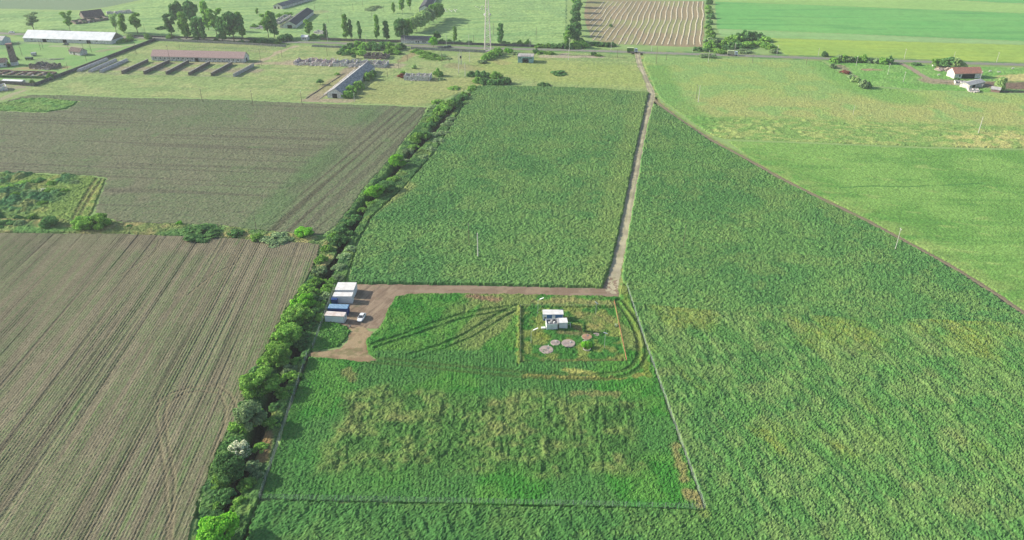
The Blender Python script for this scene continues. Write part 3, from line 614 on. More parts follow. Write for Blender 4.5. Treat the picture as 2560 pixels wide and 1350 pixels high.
L_RED=leafmat('reddish_leaves',C(104,66,62),C(134,88,76),.2); BARK=mat('bark',C(96,88,76),.95,.25,3)
C=lambda r_,g_,b_,k=K: np.array([v*k*w_ for v,w_ in zip(lin((r_,g_,b_)),WARM)])
LM={'dark':[L_DARK],'mid':[L_MID],'bright':[L_BRIGHT],'pale':[L_PALE],'grey':[L_GREY],'blossom':[L_DARK,L_FLOWER],'red':[L_RED]}
_cache={}
def crown(shape,tone,v,big=False):
    k=(shape,tone,v,big)
    if k not in _cache:
        n={'tall':1500,'forked':1100,'round':1700,'shrub':1100}[shape]; lf={'tall':.13,'forked':.12,'round':.095,'shrub':.11}[shape]
        if big: n=int(n*4.2); lf*=.55
        _cache[k]=crown_mesh('crown',hash((shape,v))%9999 if False else sum(map(ord,shape))*7+v*31+len(tone),shape,n,lf,LM[tone],.75 if tone=='blossom' else 0)
    return _cache[k]
def trunk_mesh(kind,seed):
    k=('trunk',kind,seed)
    if k not in _cache:
        rng=random.Random(seed); b=MB(); top=.9 if kind=='tall' else .62
        b.tube((0,0,-.01),(0.0,0.0,top*.35),.055,.042,8); b.tube((0,0,top*.35),(rng.uniform(-.04,.04),rng.uniform(-.04,.04),top),.042,.012,7)
        for i in range(6 if kind!='forked' else 8):
            z=top*(.3+.6*i/7); a=rng.uniform(0,6.28); l=rng.uniform(.3,.6)
            b.tube((0,0,z),(l*math.cos(a),l*math.sin(a),z+.16+.1*rng.random()),.024,.008,6)
        me=bpy.data.meshes.new('trunk'); me.from_pydata(b.v,[],b.f); me.materials.append(BARK); me.update(); _cache[k]=me
    return _cache[k]
_rt=random.Random(5)
def tree(px,by,ty,w_,shape,tone,label,group=None,name='tree',lift=None,big=False,cat='tree',v=None):
    h=hgt(by,ty); r=w_/2/scale_at(by)
    if big:      # seen from above: the picture height includes the depth of the crown
        an=PITCH+math.atan((by-CY)/F); h=((by-ty)/scale_at(by)-r*math.sin(an)*1.25)/math.cos(an)*.88; by-=r*math.sin(an)*.75*scale_at(by)
    e=empty(name,at(px,by),_rt.uniform(0,6.28),label,cat,group)
    v=_rt.randrange(3) if v is None else v
    lift={'tall':.10,'forked':.22,'round':.16,'shrub':0}[shape] if lift is None else lift
    c=link('crown',crown(shape,tone,v,big),e,(0,0,h*lift)); c.scale=(r,r,h*(1-lift)/1.0)
    t=link('trunk',trunk_mesh(shape,v),e,(0,0,0)); t.scale=(r*.9 if shape!='tall' else r*1.3,)*2+(h,)
    return e
def shrub(px,by,h,w_,tone,label,group=None,name='shrub',big=False,cat='shrub',z=0.0,v=None):
    """h in metres, width in source pixels"""
    r=w_/2/scale_at(by); v=_rt.randrange(3) if v is None else v
    o=link(name,crown('shrub',tone,v,big),None,at(px,by,z)); o.scale=(r,r,h); o.rotation_euler=(0,0,_rt.uniform(0,6.28))
    return tag(o,label,cat,group)
ORD=['first','second','third','fourth','fifth','sixth','seventh','eighth','ninth','tenth','eleventh','twelfth','13th','14th','15th','16th','17th','18th','19th','20th','21st','22nd','23rd','24th','25th','26th','27th','28th','29th','30th','31st','32nd','33rd','34th','35th','36th','37th','38th','39th','40th']
K_=K; K=0.6
def row(items,fn,lab,group):
    """items share one description; each label says its place in the row"""
    for i,it in enumerate(items): fn(*it,label=lab%ORD[i],group=group)
# big trees on the ditch, near
tree(548,1392,1276,104,'round','bright','bright yellow green round tree at the bottom edge, beside the end of the ditch',None,'tree',big=True,lift=.05)
g='tall bushes on the tilled-field bank of the ditch'
tree(577,1215,1120,82,'round','dark','dark green bushy tree on the ditch bank, just below the one with white blossom',g,big=True,lift=.02)
tree(603,1155,1095,56,'round','blossom','bush covered in white blossom on the ditch bank above the bottom fence corner',g,'flowering_bush',big=True,lift=.02,cat='bush')
tree(628,1085,990,76,'round','grey','grey green bushy tree on the ditch bank, just above the white-blossomed bush',g,big=True,lift=.02)
tree(655,1000,905,88,'round','mid','broad olive green tree on the ditch bank beside the turning tracks in the tilled field',g,big=True,lift=.02)
tree(697,925,853,66,'round','mid','olive green tree on the ditch bank left of the end of the dirt drive',g,big=True,lift=.02)
tree(722,872,800,70,'round','mid','green tree on the ditch bank level with the dirt drive, larger crown in front',g,big=True,lift=.02)
tree(745,820,752,74,'round','mid','largest olive crown on the ditch bank, level with the white car',g,big=True,lift=.02)
tree(768,775,726,46,'round','bright','yellowish green tree on the ditch bank beside the blue container',g,big=True,lift=.02)
row([(785,742,3.2,40,'mid'),(790,712,3.0,38,'mid'),(800,683,2.6,36,'grey'),(806,655,2.8,34,'mid'),(818,628,2.6,30,'mid'),(846,606,3.6,52,'dark'),(862,590,3.2,44,'dark'),(838,596,2.8,34,'mid')],shrub,'green bush on the ditch bank above the containers, %s going up the picture','bushes along the ditch above the containers')
g='bushes on the fenced side of the ditch'
row([(600,1262,1.9,44,'mid'),(622,1215,2.2,46,'mid'),(634,1170,1.8,40,'grey'),(655,1125,1.7,38,'mid'),(648,1195,1.4,34,'grey'),(680,1062,1.8,44,'mid'),(694,1022,1.8,42,'dark'),(712,985,2.0,44,'mid'),(730,950,2.4,48,'mid'),(724,930,2.2,40,'grey'),(742,908,1.8,36,'mid'),(752,868,2.0,34,'dark'),(760,845,2.0,36,'dark'),(775,822,2.0,36,'dark'),(795,800,2.0,34,'mid'),(785,785,2.2,34,'dark'),(802,768,2.4,36,'mid'),(810,748,2.4,36,'grey'),(820,728,2.6,34,'mid'),(826,708,2.2,36,'mid'),(845,700,2.0,36,'grey'),(848,672,1.7,36,'grey'),(862,645,1.7,34,'grey'),(878,625,1.6,30,'grey')],shrub,'low green bush between ditch and fence, %s from the bottom',g)
row([(540,1270,1.2,34,'mid'),(520,1250,1.3,36,'grey'),(545,1228,1.5,36,'mid'),(536,1290,1.3,40,'dark'),(598,1300,1.5,46,'dark'),(520,1310,1.3,34,'grey')],shrub,'small dark weed bush around the bottom end of the ditch, number %s from the tree','bushes at the bottom end of the ditch')
g='bushes filling the hedge between the big ditch trees'
row([(562,1248,2.2,54,'dark'),(556,1205,2.6,50,'mid'),(578,1180,2.4,50,'dark'),(585,1120,2.6,56,'dark'),(600,1070,2.8,56,'mid'),(614,1030,2.8,54,'dark'),(640,1050,3.0,50,'mid'),(628,975,3.0,50,'mid'),(648,940,3.2,52,'dark'),(672,968,3.4,50,'mid'),(668,915,3.2,50,'mid'),(690,880,3.4,52,'mid'),(706,848,3.4,52,'mid'),(702,905,3.4,46,'dark'),(720,820,3.4,50,'mid'),(735,795,3.6,50,'mid'),(748,770,3.4,46,'bright'),(760,750,3.2,42,'mid'),(772,728,3.0,40,'mid'),(782,755,3.0,36,'dark'),(770,800,3.0,40,'dark'),(748,845,3.0,40,'dark')],shrub,'hedge bush filling the gap between the big ditch trees, %s from the bottom',g,)
# ditch upper part
tree(992,424,377,44,'round','bright','round bright green tree on the upper ditch with a long shadow across the crop',None,'tree',lift=.04,big=True)
tree(940,497,455,50,'round','bright','yellow green bush with its darker neighbour behind, on the ditch below the round tree',None,'bush',lift=0,cat='bush',big=True)
tree(966,486,443,50,'round','dark','dark green bush right behind the yellow green one on the upper ditch',None,'bush',lift=0,cat='bush',big=True)
g='bushes along the upper ditch'
row([(875,560,2.0,26,'dark'),(890,548,2.0,28,'dark'),(908,528,1.6,24,'mid'),(925,512,1.8,28,'mid'),(985,452,2.0,30,'mid'),(1008,405,2.2,28,'grey'),(1020,382,2.4,30,'grey'),(1036,370,2.0,28,'mid'),(1050,352,5.4,40,'mid'),(1064,345,4.2,30,'dark'),(1072,318,3.2,30,'dark'),(1085,303,3.0,30,'mid'),(1095,290,3.0,34,'mid'),(1108,281,5.0,40,'mid'),(1122,270,4.6,40,'mid'),(1140,262,4.2,34,'dark'),(1155,250,4.0,28,'dark'),(1160,243,3.4,22,'mid'),(1098,258,2.2,32,'mid'),(1178,228,2.6,20,'mid'),(1090,272,2.4,30,'grey')],shrub,'bush in the hedge along the upper ditch, %s going away from the camera',g)
row([(1075,375,1.8,30,'grey'),(1095,355,1.8,34,'grey'),(1110,335,1.8,34,'grey'),(1085,340,1.9,30,'grey'),(1120,312,1.7,34,'grey'),(1128,300,1.8,28,'grey'),(1060,395,1.6,28,'grey')],shrub,'pale tall weeds clump at the crop edge beside the upper ditch, %s of seven','pale weed clumps at the crop edge')
# strip between the tilled fields
tree(126,572,533,42,'round','dark','round dark green bush standing alone left of the wide bush group on the grass strip',None,'bush',lift=0,cat='bush',big=True)
tree(212,578,532,54,'round','mid','left half of the wide bush group on the grass strip beside the wheel tracks',None,'bush',lift=0,cat='bush',big=True)
tree(252,577,526,56,'round','mid','right, taller half of the wide bush group on the grass strip',None,'bush',lift=0,cat='bush',big=True)
tree(763,599,560,46,'round','bright','bright green round tree on the grass strip near the ditch corner',None,'tree',lift=0,big=True)
for a in ((14,562,1.8,42,'dark','dark low shrub at the very left end of the grass strip'),(50,562,1.9,28,'grey','small grey green shrub left of the round dark bush'),(505,588,2.6,92,'dark','long low dark green shrub on the middle of the grass strip'),
          (590,588,2.3,40,'dark','compact dark shrub right of the long low one on the grass strip'),(640,600,3.2,32,'mid','upright green shrub in front of the leaning pole base on the grass strip'),(690,601,2.0,76,'grey','long low green thicket between the upright shrub and the bright round tree'),
          (450,562,2.2,14,'bright','small bright yellow green sapling on the upper edge of the grass strip'),(324,568,1.2,14,'dark','tiny dark shrub at the end of the wide bush group shadow'),(83,546,1.8,22,'mid','small green shrub at the lower edge of the scrub patch'),(108,478,1.6,24,'blossom','white flowering shrub in the scrub patch at the left edge'),(25,505,1.4,18,'pale','pale green shrub near the left edge inside the scrub patch')):
    shrub(*a[:5],label=a[5])
# compound planting
shrub(1466,868,2.9,26,'bright','bright green bush growing out of a round concrete ring in the fenced compound',cat='bush',name='bush',big=True)
tree(1459,830,806,13,'tall','dark','small dark conifer-like tree behind the rusty round lid',None,'tree',lift=.03)
shrub(1541,818,1.6,9,'blossom','small white flowering shrub beside the orange fence')
# midfield clumps north of the middle crop
g='bushes of the dark clump above the middle crop'
row([(1182,190,3.6,26,'dark'),(1196,192,4.2,28,'dark'),(1212,193,4.0,28,'dark'),(1195,206,3.6,26,'mid'),(1212,210,4.0,30,'dark'),(1230,212,4.2,30,'dark'),(1248,212,4.4,28,'dark'),(1265,210,4.6,28,'dark'),(1240,194,4.0,32,'mid'),(1183,222,2.6,22,'mid')],shrub,'dark bush in the clump at the top of the ditch, %s from the left',g)
for a in ((1396,185,2.4,40,'dark','low dark oval shrub alone in the yellowish rough field'),(1360,215,2.2,30,'dark','small dark shrub on the upper edge of the middle crop'),(1137,222,1.6,30,'mid','low green shrub left of the big dark clump'),(1094,190,5.0,24,'mid','green bush right of the roofless brick ruin'),(1006,188,3.6,16,'mid','small green bush behind the reddish one at the ruin'),
          (1005,194,2.8,22,'red','reddish brown bush left of the roofless ruin'),(1105,200,1.6,16,'grey','low grey bush in front of the ruin shadow'),(1036,172,3.2,12,'pale','pale sapling growing behind the roofless ruin'),(842,188,2.0,14,'mid','low shrub beside the old concrete track')):
    shrub(*a[:5],label=a[5])
tree(801,212,198,18,'round','dark','small dark round tree left of the long ruined barn',None,lift=.25)
tree(885,147,136,14,'round','dark','small tree behind the crumbling white ruin',None,lift=.2)
for a,l in (((868,243,5.2,32,'mid'),'nearest bush against the dark roofed ruined barn'),((880,234,6.0,36,'mid'),'largest bush against the dark roofed ruined barn'),((896,222,5.4,30,'mid'),'third bush along the dark roofed ruined barn'),((924,200,6.2,28,'mid'),'bush at the far end of the dark roofed ruined barn'),((932,192,4.6,20,'dark'),'darker bush behind the far barn bush')):
    shrub(*a,label=l)
g='bushes of the thicket by the highway'
row([(866,126,4,28,'dark'),(880,122,5,28,'dark'),(896,120,5.5,30,'mid'),(912,124,5.5,30,'mid'),(928,121,6,30,'dark'),(944,124,5.5,30,'dark'),(960,120,5.5,30,'dark'),(975,122,5.5,28,'mid'),(990,126,5,28,'mid'),(1003,122,4.5,24,'dark'),(872,134,3.5,26,'mid'),(890,134,4.5,28,'mid'),(905,137,4.5,28,'mid'),(975,135,4.5,26,'mid'),(990,136,3.5,24,'mid'),(852,135,2.5,24,'dark'),(866,137,2.4,24,'dark')],shrub,'bush in the green thicket behind the brick ruin, %s of seventeen',g)
row([(1040,130,2.5,26,'mid'),(1055,134,2.5,28,'mid'),(1070,138,2.4,28,'mid'),(1085,141,2.2,28,'mid'),(1060,143,1.8,30,'mid'),(1078,147,1.6,30,'mid'),(1100,147,1.5,32,'mid'),(1118,148,1.2,24,'grey'),(1108,141,1.6,20,'grey'),(1098,150,1.3,26,'mid')],shrub,'low green shrub in the weedy patch above the roofless ruin, %s from the left','low shrubs above the roofless ruin')
row([(1215,150,4.5,24,'mid'),(1226,146,5.5,26,'mid'),(1238,141,6.0,30,'mid'),(1248,135,4.8,22,'mid'),(1205,158,2.6,24,'grey'),(1272,131,4.2,22,'bright'),(1290,137,2.2,20,'grey'),(1339,133,4.0,15,'dark'),(1355,134,2.4,26,'mid'),(1375,136,2.2,24,'mid')],shrub,'green bush near the foot of the lattice mast, %s of ten','bushes near the mast')
row([(1345,118,3,18,'mid'),(1358,118,3.2,18,'mid'),(1370,119,3.4,18,'mid'),(1383,119,3.6,20,'dark'),(1396,120,3.8,20,'dark'),(1410,121,4.4,22,'dark'),(1422,121,4.6,22,'dark'),(1436,121,3.2,24,'mid'),(1450,120,3.0,22,'mid'),(1300,112,4,14,'mid'),(1320,113,4.4,18,'mid'),(1285,113,2.2,14,'dark')],shrub,'roadside bush by the highway wall past the mast, %s of twelve','bushes along the highway wall')
row([(1482,113,3,22,'dark'),(1498,115,3.2,24,'dark'),(1512,116,3.6,24,'dark'),(1526,115,3.4,24,'dark'),(1484,138,2.6,16,'dark'),(1495,140,1.8,18,'mid')],shrub,'dark bush at the near edge of the striped straw field, %s from the left','bushes below the striped straw field')
# tree line left of the striped field
row([(1416,118,78,22,'tall','mid'),(1425,110,62,30,'round','dark'),(1437,104,72,28,'round','dark'),(1440,90,55,26,'round','dark'),(1436,76,40,24,'round','dark'),(1441,62,28,24,'round','dark'),(1438,48,14,26,'round','dark'),(1442,32,2,24,'round','dark'),(1440,18,-14,28,'round','mid'),(1448,5,-26,26,'round','mid')],tree,'tree in the line left of the striped straw field, %s from the highway','trees left of the striped straw field')
row([(1434,116,4,30,'mid'),(1452,112,4,30,'mid'),(1462,118,3.2,28,'mid'),(1446,104,4.0,26,'grey')],shrub,'bush under the tree line left of the striped field, %s of four','bushes under the tree line')
row([(1776,120,6,30,'mid'),(1786,114,6,30,'grey'),(1770,108,5,26,'grey'),(1778,96,6,24,'mid'),(1774,84,4.6,18,'mid'),(1770,72,4.2,18,'mid'),(1773,60,4.6,18,'dark'),(1777,46,4.4,22,'dark'),(1774,34,4.2,18,'mid'),(1770,22,4.0,16,'mid'),(1773,10,5,18,'dark'),(1768,-2,5,20,'dark')],shrub,'bush in the hedgerow right of the striped field, %s going away from the highway','hedgerow right of the striped field')
row([(1740,126,2.8,20,'dark'),(1752,127,3.2,22,'dark'),(1764,128,2.8,18,'dark'),(1757,143,2.6,18,'grey'),(1770,144,3.2,20,'grey'),(1784,145,3.0,16,'grey'),(1790,128,2.6,28,'mid')],shrub,'low roadside bush below the striped field, %s from the left','roadside bushes near the trucks')
row([(1806,120,5,34,'mid'),(1822,112,6.5,36,'mid'),(1838,106,7,36,'mid'),(1852,102,6.5,34,'dark'),(1866,97,7.5,32,'dark'),(1882,98,6.5,34,'dark'),(1898,99,5.5,32,'dark'),(1912,104,4.5,32,'mid'),(1822,124,5.5,36,'dark'),(1840,123,5.5,34,'dark'),(1858,120,5,34,'mid'),(1876,116,4.5,36,'mid'),(1894,114,4,36,'mid'),(1912,116,3.5,34,'mid'),(1926,122,3.2,28,'mid'),(1934,132,3.2,22,'grey'),(1800,132,3.2,30,'mid'),(1860,130,2.2,40,'grey')],shrub,'bush in the big thicket beside the yellow truck, %s of eighteen','bushes of the thicket by the yellow truck')
# right roadside and farm
shrub(2061,141,4.4,16,'dark',label='single dark bush on the far verge of the highway',cat='bush',name='bush')
row([(2086,156,4,24,'mid'),(2097,153,5.2,22,'grey'),(2108,154,5.4,22,'mid'),(2121,155,4.6,22,'grey'),(2133,155,4.2,22,'dark'),(2146,155,5.2,24,'mid'),(2158,155,5.4,24,'mid'),(2180,157,3.8,26,'grey'),(2194,157,3.4,22,'grey'),(2208,159,5.2,24,'mid'),(2221,159,5.6,24,'dark')],shrub,'roadside bush in the row below the yellow green field, %s from the left','row of bushes on the highway right of the meadow')
row([(2082,170,3.2,18,'grey'),(2138,204,3.4,24,'pale'),(2158,220,6.0,26,'grey'),(2168,218,4.0,18,'mid'),(2128,196,2.6,18,'grey'),(2290,163,2.2,22,'dark'),(2110,183,2.0,26,'red')],shrub,'scrubby bush along the farm boundary, %s of seven','bushes along the farm boundary')
row([(2342,167,155-8,28,'round','mid'),(2356,169,147,30,'round','dark'),(2370,170,142,32,'round','dark'),(2388,173,145,26,'round','pale'),(2403,174,156,24,'round','pale')],tree,'tree in the group behind the red roofed house, %s from the left','trees behind the red roofed house')
tree(2497,226,191,26,'round','pale','pale green tree at the right end of the farmyard ruins',None,lift=.02)
shrub(2392,202,2.2,14,'dark',label='small dark bush against the white front of the red roofed house')
# road-side poplars, far left to right
g='tall trees along the highway'
for px,by,ty,w_,sh,tn,l in ((85,76,34,40,'forked','grey','spreading tree left of the long white barn roof'),(176,78,30,28,'forked','mid','tree leaning left behind the long white barn'),(291,81,36,24,'forked','pale','sparse thin tree behind the right end of the white barn'),
  (311,85,36,24,'tall','mid','slender tree right of the white barn gable'),(345,85,34,36,'forked','mid','broad-topped tree left of the dark walls corner'),(432,99,38,32,'forked','dark','tree with one branch arm to the left, first of the dense group'),
  (466,98,32,34,'tall','mid','tall tree in front of the two dark background trees'),(498,101,44,36,'tall','dark','tall tree with gaps, right of the pair of background trees'),(511,103,46,28,'tall','dark','narrow dark tree standing close to its left neighbour'),
  (522,76,6,30,'tall','mid','thin high-topped tree in the middle of the dense group'),(543,92,24,40,'forked','mid','broad high tree in the middle of the dense group'),(556,104,48,34,'tall','dark','dark tree with base at the road, middle of the group'),
  (586,104,30,54,'round','dark','widest dense tree of the roadside group'),(606,95,32,28,'tall','mid','right-hand neighbour of the widest dense tree'),(672,95,32,34,'forked','mid','left one of the pair in front of the dark-roofed barn'),(687,94,34,28,'tall','dark','right one of the pair in front of the dark-roofed barn'),
  (774,95,52,30,'forked','mid','light green tree below the black-roofed barn'),(815,98,60,14,'tall','dark','thin ragged tree right of the small roadside house'),(866,99,38,20,'tall','mid','slim poplar, taller of two side by side'),(878,99,50,13,'tall','dark','slim short poplar beside the taller one'),
  (900,102,54,15,'tall','dark','narrow pointed poplar standing alone'),(943,101,39,20,'tall','mid','poplar left of the leaning double tree'),(967,102,54,22,'tall','dark','poplar with a dark lower crown'),(1003,104,46,36,'round','dark','large dark tree left of the low white building'),
  (1020,101,48,28,'round','mid','tree hiding the left end of the low white building'),(1093,103,78,20,'round','dark','dark tree right of the low white building'),(1084,117,93,22,'round','bright','bright lime green tree in front of the low white building'),
  (1137,107,68,16,'tall','mid','narrow tree between low white building and mast'),(1250,111,60,26,'tall','dark','poplar right of the lattice mast')):
    tree(px,by,ty,w_,sh,tn,l,g)
for px,by,ty,w_,sh,tn,l in ((448,62,4,34,'round','dark','left one of two big dark trees behind the roadside group'),(478,62,3,38,'round','dark','right one of two big dark trees behind the roadside group'),(643,36,21,11,'tall','mid','small tree alone in the far pasture'),
  (1006,38,-8,22,'forked','mid','long-trunked tree at the top edge, left one'),(1026,27,-10,22,'forked','mid','long-trunked tree at the top edge, right one'),(984,33,7,12,'tall','mid','bushy little tree left of the long-trunked pair')):
    tree(px,by,ty,w_,sh,tn,l)
row([(1030,82,44,32,'round','pale'),(1042,78,38,32,'round','pale'),(1052,73,33,32,'round','pale'),(1063,68,26,32,'round','pale'),(1073,62,20,32,'round','grey'),(1083,56,12,32,'round','mid'),(1092,50,8,32,'round','mid'),(1100,46,12,24,'round','dark')],tree,'willow-like tree in the pale grove above the low white building, %s from the near end','pale grove above the low white building')
row([(714,101,5.6,34,'dark'),(636,107,3.2,24,'dark'),(652,107,3.4,26,'dark'),(668,108,3.4,26,'dark'),(684,108,3.2,24,'dark'),(696,109,2.8,20,'mid'),(1104,106,3.2,14,'dark'),(1122,107,3.2,16,'dark'),(1147,109,2.8,14,'dark'),(1173,110,3,16,'dark'),(804,95,2.6,24,'dark'),(783,95,3,26,'mid'),(450,101,1.8,12,'dark'),(488,101,1.8,14,'dark'),(541,104,2.4,16,'dark'),(603,106,2.2,16,'dark'),(370,97,2.8,18,'mid'),(326,94,3.2,18,'pale'),(366,91,2.4,14,'mid'),(402,73,2.6,26,'dark'),(427,95,3.4,20,'mid'),(1262,112,3.2,18,'dark'),(1270,114,3,16,'dark')],shrub,'low roadside bush between the tall highway trees, %s of twenty-three','low bushes between the highway trees')
row([(635,70,3.5,20,'mid'),(660,62,3.2,22,'mid'),(700,42,3.0,22,'mid'),(720,36,2.6,24,'mid'),(940,20,2.0,30,'grey'),(925,26,2.0,30,'grey'),(1527,67,3.0,8,'dark')],shrub,'scattered bush in the far pasture, %s of seven','scattered far bushes')
row([(128,198,4.2,18,'mid'),(80,208,2.4,12,'mid'),(18,164,3.6,14,'mid'),(42,150,2.8,10,'dark'),(320,102,3.6,24,'mid'),(304,105,2.2,26,'mid'),(28,145,2.0,12,'dark')],shrub,'bush in the walled village yard at the left, %s of seven','bushes in the walled yard')
for px in range(0):pass
# creepers of low shrubs on top of the scrub patch
row([(20,470,1.6,34,'mid'),(60,462,1.8,36,'mid'),(95,455,1.8,30,'dark'),(40,490,1.8,34,'mid'),(85,485,1.8,30,'grey'),(120,478,1.6,30,'mid'),(145,490,1.7,28,'dark'),(160,480,1.5,26,'mid'),(60,512,1.6,34,'grey'),(100,510,1.8,32,'mid'),(10,450,1.6,30,'grey'),(190,458,1.2,24,'grey'),(-20,480,1.8,40,'mid'),(130,460,1.4,24,'mid')],shrub,'low shrub in the left-edge scrub patch, %s of fourteen','low shrubs in the scrub patch')
# ================================================================ BUILDINGS
WHITE=mat('whitewash',(.62,.62,.60),.9,.2,.8,.2,c2=(.42,.41,.39)); WHITEDIRTY=mat('old_plaster',(.60,.59,.56),.95,.3,1.1,.1,c2=(.30,.28,.26),ramp=(.35,.62))
ROOFWHITE=mat('white_sheet_roof',(.66,.68,.68),.6,.08,.3,.3); ROOFRED=mat('old_red_tiles',(.38,.27,.25),.9,.25,1.6,.2,c2=(.26,.18,.17),ramp=(.35,.65))
ROOFORANGE=mat('orange_red_tiles',(.46,.20,.14),.9,.2,1.4,.2,c2=(.28,.15,.12)); ROOFDARK=mat('dark_roof_felt',(.055,.06,.07),.85,.2,1,.3); ROOFBROWN=mat('brown_roof_tiles',(.16,.12,.11),.9,.25,1.2,.2)
ROOFOLD=mat('ragged_grey_tiles',(.17,.18,.19),.9,.3,.9,.2,c2=(.36,.36,.36),ramp=(.40,.56)); BRICK=mat('red_brick',(.26,.15,.13),.95,.25,1.5,.1,c2=(.20,.15,.14)); BRICKGREY=mat('greyish_brick',(.24,.20,.18),.95,.25,1.5,.1)
CONC=mat('weathered_concrete',(.30,.30,.28),.95,.2,.8,.1,c2=(.20,.19,.18)); CONCDK=mat('dark_concrete',(.13,.13,.13),.95,.25,.8,.1); CONCBR=mat('brownish_concrete',(.19,.16,.14),.95,.2,.8,.1)
DARKIN=mat('dark_opening',(.02,.02,.022),.9,.1,1); GLASS=mat('window_glass',(.04,.05,.06),.15,.1,1,.6); TEAL=mat('teal_paint',(.27,.46,.46),.85,.15,.8,.2); GREYSHEET=mat('grey_sheet',(.42,.42,.41),.6,.2,.8,.3,c2=(.30,.29,.28))
WOOD=mat('weathered_wood',(.20,.16,.12),.95,.25,3,.1); WOODPALE=mat('pale_poles',(.42,.40,.34),.9,.2,3,.1); PALECONC=mat('pale_concrete_pole',(.52,.51,.46),.9,.1,3,.1); STEEL=mat('galvanised_steel',(.45,.47,.48),.5,.12,3,.4,.3)
REDWHITE=mat('mast_paint',(.62,.60,.58),.6,.1,.3,.3,c2=(.55,.45,.43)); DARKM=mat('dark_metal',(.05,.055,.06),.5,.2,3,.4); ORANGE=mat('orange_netting',(.42,.17,.10),.8,.2,2,.2)
PINKISH=mat('pinkish_plaster',(.62,.58,.56),.95,.3,.7,.1,c2=(.40,.28,.26),ramp=(.38,.6))
RUBBLE=mat('rubble',(.66,.63,.59),.95,.3,2,.1,c2=(.24,.20,.18),ramp=(.35,.65))
class Fr:
    """local frame: origin at the left end of the front line, x along it, y away from the camera"""
    def __init__(s,a,b):
        s.a=at(*a); s.b=at(*b); d=s.b-s.a; s.L=d.length; s.rz=math.atan2(d.y,d.x)
    def depth_to(s,c):
        d=at(*c)-s.a; return -d.x*math.sin(s.rz)+d.y*math.cos(s.rz)
def openings(e,L,W,wh,items,m_open,y=0.0,rev=-1,name='window',frame=None):
    for (x,w_,z,h_) in items:
        b=MB(); b.box(x,x+w_,y-.04,y+.06,z,z+h_)
        f=b.build(name,m_open,e)
def gable(name,a,b,W,wh,rh,wall,roof,label,cat='building',axis='x',over=.35,wins=(),doors=(),endwins=(),enddoors=(),hip=False,eaves=True):
    """a house or barn with pitched roof; front line a-b in the photo; ridge along x or y"""
    f=Fr(a,b); L=f.L; e=empty(name,f.a,f.rz,label,cat); w_=MB()
    if axis=='x':
        n0=(0,0);
        # body with gable ends
        w_.quad((0,0,0),(L,0,0),(L,0,wh),(0,0,wh)); w_.quad((L,W,0),(0,W,0),(0,W,wh),(L,W,wh))
        for x in (0,L):
            w_.v+= [(x,0,0),(x,W,0),(x,W,wh),(x,W/2,rh-.05),(x,0,wh)]; n=len(w_.v); w_.f.append(tuple(range(n-5,n)))
        sl=(rh-wh)/(W/2); r=MB(); t=.18; x0,x1=-over,L+over
        for s in (0,1):
            ya=-over if s==0 else W+over; za=wh-over*sl+.03; ym=W/2; zm=rh+.03
            p=[(x0,ya,za),(x1,ya,za),(x1,ym,zm),(x0,ym,zm)]; q=[(x,y,z+t) for x,y,z in p]
            r.quad(*p); r.quad(*q); 
            for i in range(4): j=(i+1)%4; r.quad(p[i],p[j],q[j],q[i])
        wl=w_.build('wall',wall,e); r.build('roof',roof,e)
    else:
        w_.quad((0,0,0),(0,W,0),(0,W,wh),(0,0,wh)); w_.quad((L,0,0),(L,W,0),(L,W,wh),(L,0,wh))
        for y in (0,W):
            w_.v+= [(0,y,0),(L,y,0),(L,y,wh),(L/2,y,rh-.05),(0,y,wh)]; n=len(w_.v); w_.f.append(tuple(range(n-5,n)))
        sl=(rh-wh)/(L/2); r=MB(); t=.18; y0,y1=-over,W+over
        for s in (0,1):
            xa=-over if s==0 else L+over; za=wh-over*sl+.03
            p=[(xa,y0,za),(xa,y1,za),(L/2,y1,rh+.03),(L/2,y0,rh+.03)]; q=[(x,y,z+t) for x,y,z in p]
            r.quad(*p); r.quad(*q)
            for i in range(4): j=(i+1)%4; r.quad(p[i],p[j],q[j],q[i])
        w_.build('wall',wall,e); r.build('roof',roof,e)
    for (x,ww,z,hh) in wins: MB().box(x,x+ww,-.05,.05,z,z+hh).build('window',GLASS,e)
    for (x,ww,z,hh) in doors: MB().box(x,x+ww,-.07,.05,z,z+hh).build('door',DARKIN,e)
    for (y,ww,z,hh) in endwins: MB().box(L-.05,L+.05,y,y+ww,z,z+hh).build('window',GLASS,e)
    for (y,ww,z,hh) in enddoors: MB().box(L-.05,L+.07,y,y+ww,z,z+hh).build('door',DARKIN,e)
    return e,L
# long white barn, top left
e,L=gable('barn',(60.5,104.5),(280,111.5),15,2.9,7.2,WHITE,ROOFWHITE,'very long white barn with a bright white roof at the far left',wins=[(6+13.2*i,1.6,1.9,.6) for i in range(5)],doors=[(15.5,3.2,0,2.6),(32,3.2,0,2.6),(51.3,3.2,0,2.6)])
MB().tri((L+.06,.5,2.95),(L+.06,14.5,2.95),(L+.06,7.5,7.0)).tri((L+.14,.5,2.95),(L+.14,14.5,2.95),(L+.14,7.5,7.0)).build('gable_cladding',BRICKGREY,e)
# long red-roofed shed
fr=Fr((380,151.5),(611,157.5)); n=19
e,L=gable('barn',(380,151.5),(611,157.5),8.5,3.1,6.4,WHITE,ROOFRED,'long low white barn with a mottled old red tile roof and many small windows',
  wins=[(2.6+(fr.L-4)/n*i,1.1,1.5,.8) for i in range(n) if i!=9],doors=[(2.0+(fr.L-4)/n*9,2.4,0,2.5)],enddoors=[(3.4,1.8,0,2.6)])
b=MB()
for i in range(n+1): b.box(1.6+(L-4)/n*i,1.85+(L-4)/n*i,-.28,-.002,0,2.5)
b.build('buttress',CONC,e)
